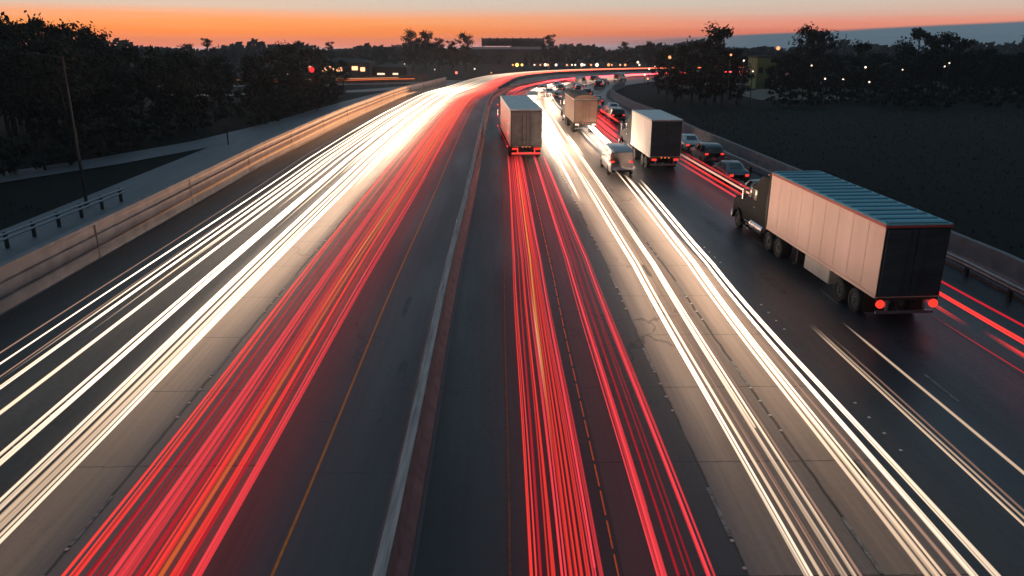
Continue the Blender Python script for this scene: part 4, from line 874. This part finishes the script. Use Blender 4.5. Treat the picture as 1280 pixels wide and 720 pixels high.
# illuminated wall of the frontage road
t=empty('retaining_wall',(-48,196,terrain(-48,196))); tag(t,'low brown retaining wall behind the frontage road','wall')
q=MB()
for i in range(10):
    a=(-68+i*4.6,193.5+max(0,i-3)*2.2); b_=(-68+(i+1)*4.6,193.5+max(0,i-2)*2.2); q.add([(a[0],a[1],-.3),(b_[0],b_[1],-.3),(b_[0],b_[1]+.4,-.3),(a[0],a[1]+.4,-.3),(a[0],a[1],1.9),(b_[0],b_[1],1.9),(b_[0],b_[1]+.4,1.9),(a[0],a[1]+.4,1.9)],[(0,1,5,4),(2,3,7,6),(4,5,6,7)]+([(3,0,4,7)] if i==0 else [])+([(1,2,6,5)] if i==9 else []))
o=q.build('wall_face',mat('brown retaining wall',(.22,.15,.12),.9,noise=(.13,.09,.07),nscale=1.2),t); o.location=(48,-196,.0)
# pale hall with the long dark sign on its roof
D=420; x=pxx(641,D); t=empty('hall_with_sign',(x,D,terrain(x,D))); tag(t,'long pale flat hall carrying a wide dark rooftop sign on the skyline','building')
zt=-terrain(x,D)
MB().box(-21,21,0,18,0,8.7+zt).build('wall',mat('dark hall wall',(.05,.055,.06),.8),t); MB().box(-21.6,21.6,-.6,18.6,8.702+zt,9.8+zt).build('roof',mat('pale fascia',(.60,.56,.60),.7),t)
sg_=MB().box(-16.2,16.2,-.5,-.1,10.3+zt,14.1+zt).build('sign_board',M_black,t)
q=MB()
for i in range(27):
    if i in(6,13,14,21): continue
    q.box(-15.6+i*1.2,-14.75+i*1.2,-.62,-.502,12.6+zt,13.8+zt)
q.build('sign_letters',mat('faded lettering',(.10,.06,.06),.7),sg_)
q=MB()
for i in range(9): q.box(-16+i*4-.12,-16+i*4+.12,.0,.3,9.9+zt,14.0+zt).box(-16+i*4-.3,-16+i*4+.3,-.45,-.1,14.1+zt,14.5+zt)
q.build('sign_frame',M_darksteel,t)
# greenish tower building at the right
D=176; x=pxx(952,D); t=empty('square_building',(x,D,terrain(x,D))); tag(t,'squarish yellow-green building with a lamp over it, right of the tallest tree','building')
mg=mat('yellow green stucco',(.30,.32,.13),.9,noise=(.20,.22,.09),nscale=.6)
MB().box(-3.2,.6,0,7,0,6.6).box(.8,3.6,1,7,0,5.6).build('wall',mg,t); MB().box(-3.4,.78,-.2,7.2,6.602,6.95).box(.8,3.8,.8,7.2,5.602,5.9).build('roof',M_roofd,t)
for wx,wz,ww in((-2.3,3.4,.7),(-.5,3.4,.7),(2.2,2.9,.9)): 
    f_=MB().box(wx-ww/2-.08,wx+ww/2+.08,-.05 if wx<.6 else .95,-.002 if wx<.6 else .998,wz,wz+1.2).build('window',M_darksteel,t)
MB().box(-1.2,-.2,-.06,-.002,0,2.2).build('door',M_darksteel,t)
t=empty('street_lamp',(x-.3,D-4,terrain(x,D-4))); tag(t,'orange lamp glowing above the yellow-green building, largest lamp on the right','street lamp')
MB().cyl((0,0,0),(0,0,8.4),.09,.06,8).build('pole',M_darksteel,t); MB().ball((0,-.1,8.6),.40,12).build('lamp',M_lo,t)
# bare earth bank below it
q=MB(); rnd=random.Random(4)
for i in range(9):
    for j in range(7): q.v.append((44+i*2.2,140+j*4,terrain(44+i*2.2,140+j*4)+.05+(1.4*math.sin(math.pi*i/8)*math.sin(math.pi*j/6))+rnd.uniform(-.1,.1)))
for i in range(8):
    for j in range(6): a=i*7+j; q.f.append((a,a+7,a+8,a+1)); q.mi.append(0)
tag(q.build('earth_bank',mat('bare pale earth',(.26,.21,.17),.95,noise=(.16,.13,.11),nscale=.8,bump=.5),smooth=True),kind='structure')
# utility pole with thin aerial on the right skyline
D=170; x=pxx(1037,D); t=empty('utility_pole',(x,D,terrain(x,D))); tag(t,'thin aerial mast rising above the trees on the right skyline','mast')
MB().cyl((0,0,0),(0,0,toph(43,D)),.16,.07,8).build('pole',M_darksteel,t)
# slim masts on the far left skyline
for px,ty_ in((340,54),(358,52),(290,55)):
    D=320; x=pxx(px,D); t=empty('utility_pole',(x,D,terrain(x,D))); h=toph(ty_,D); tag(t,{340:'thin utility pole on the left skyline, middle of three',358:'thin utility pole on the left skyline, nearest the red signal',290:'thin utility pole on the left skyline, leftmost of three'}[px],'utility pole','utility poles on the left skyline')
    MB().cyl((0,0,0),(0,0,h),.2,.12,6).build('pole',M_darksteel,t); MB().box(-1.4,1.4,-.1,.1,h-1.2,h-1.0).box(-1,1,-.1,.1,h-2.2,h-2.0).build('crossarm',M_darksteel,t)
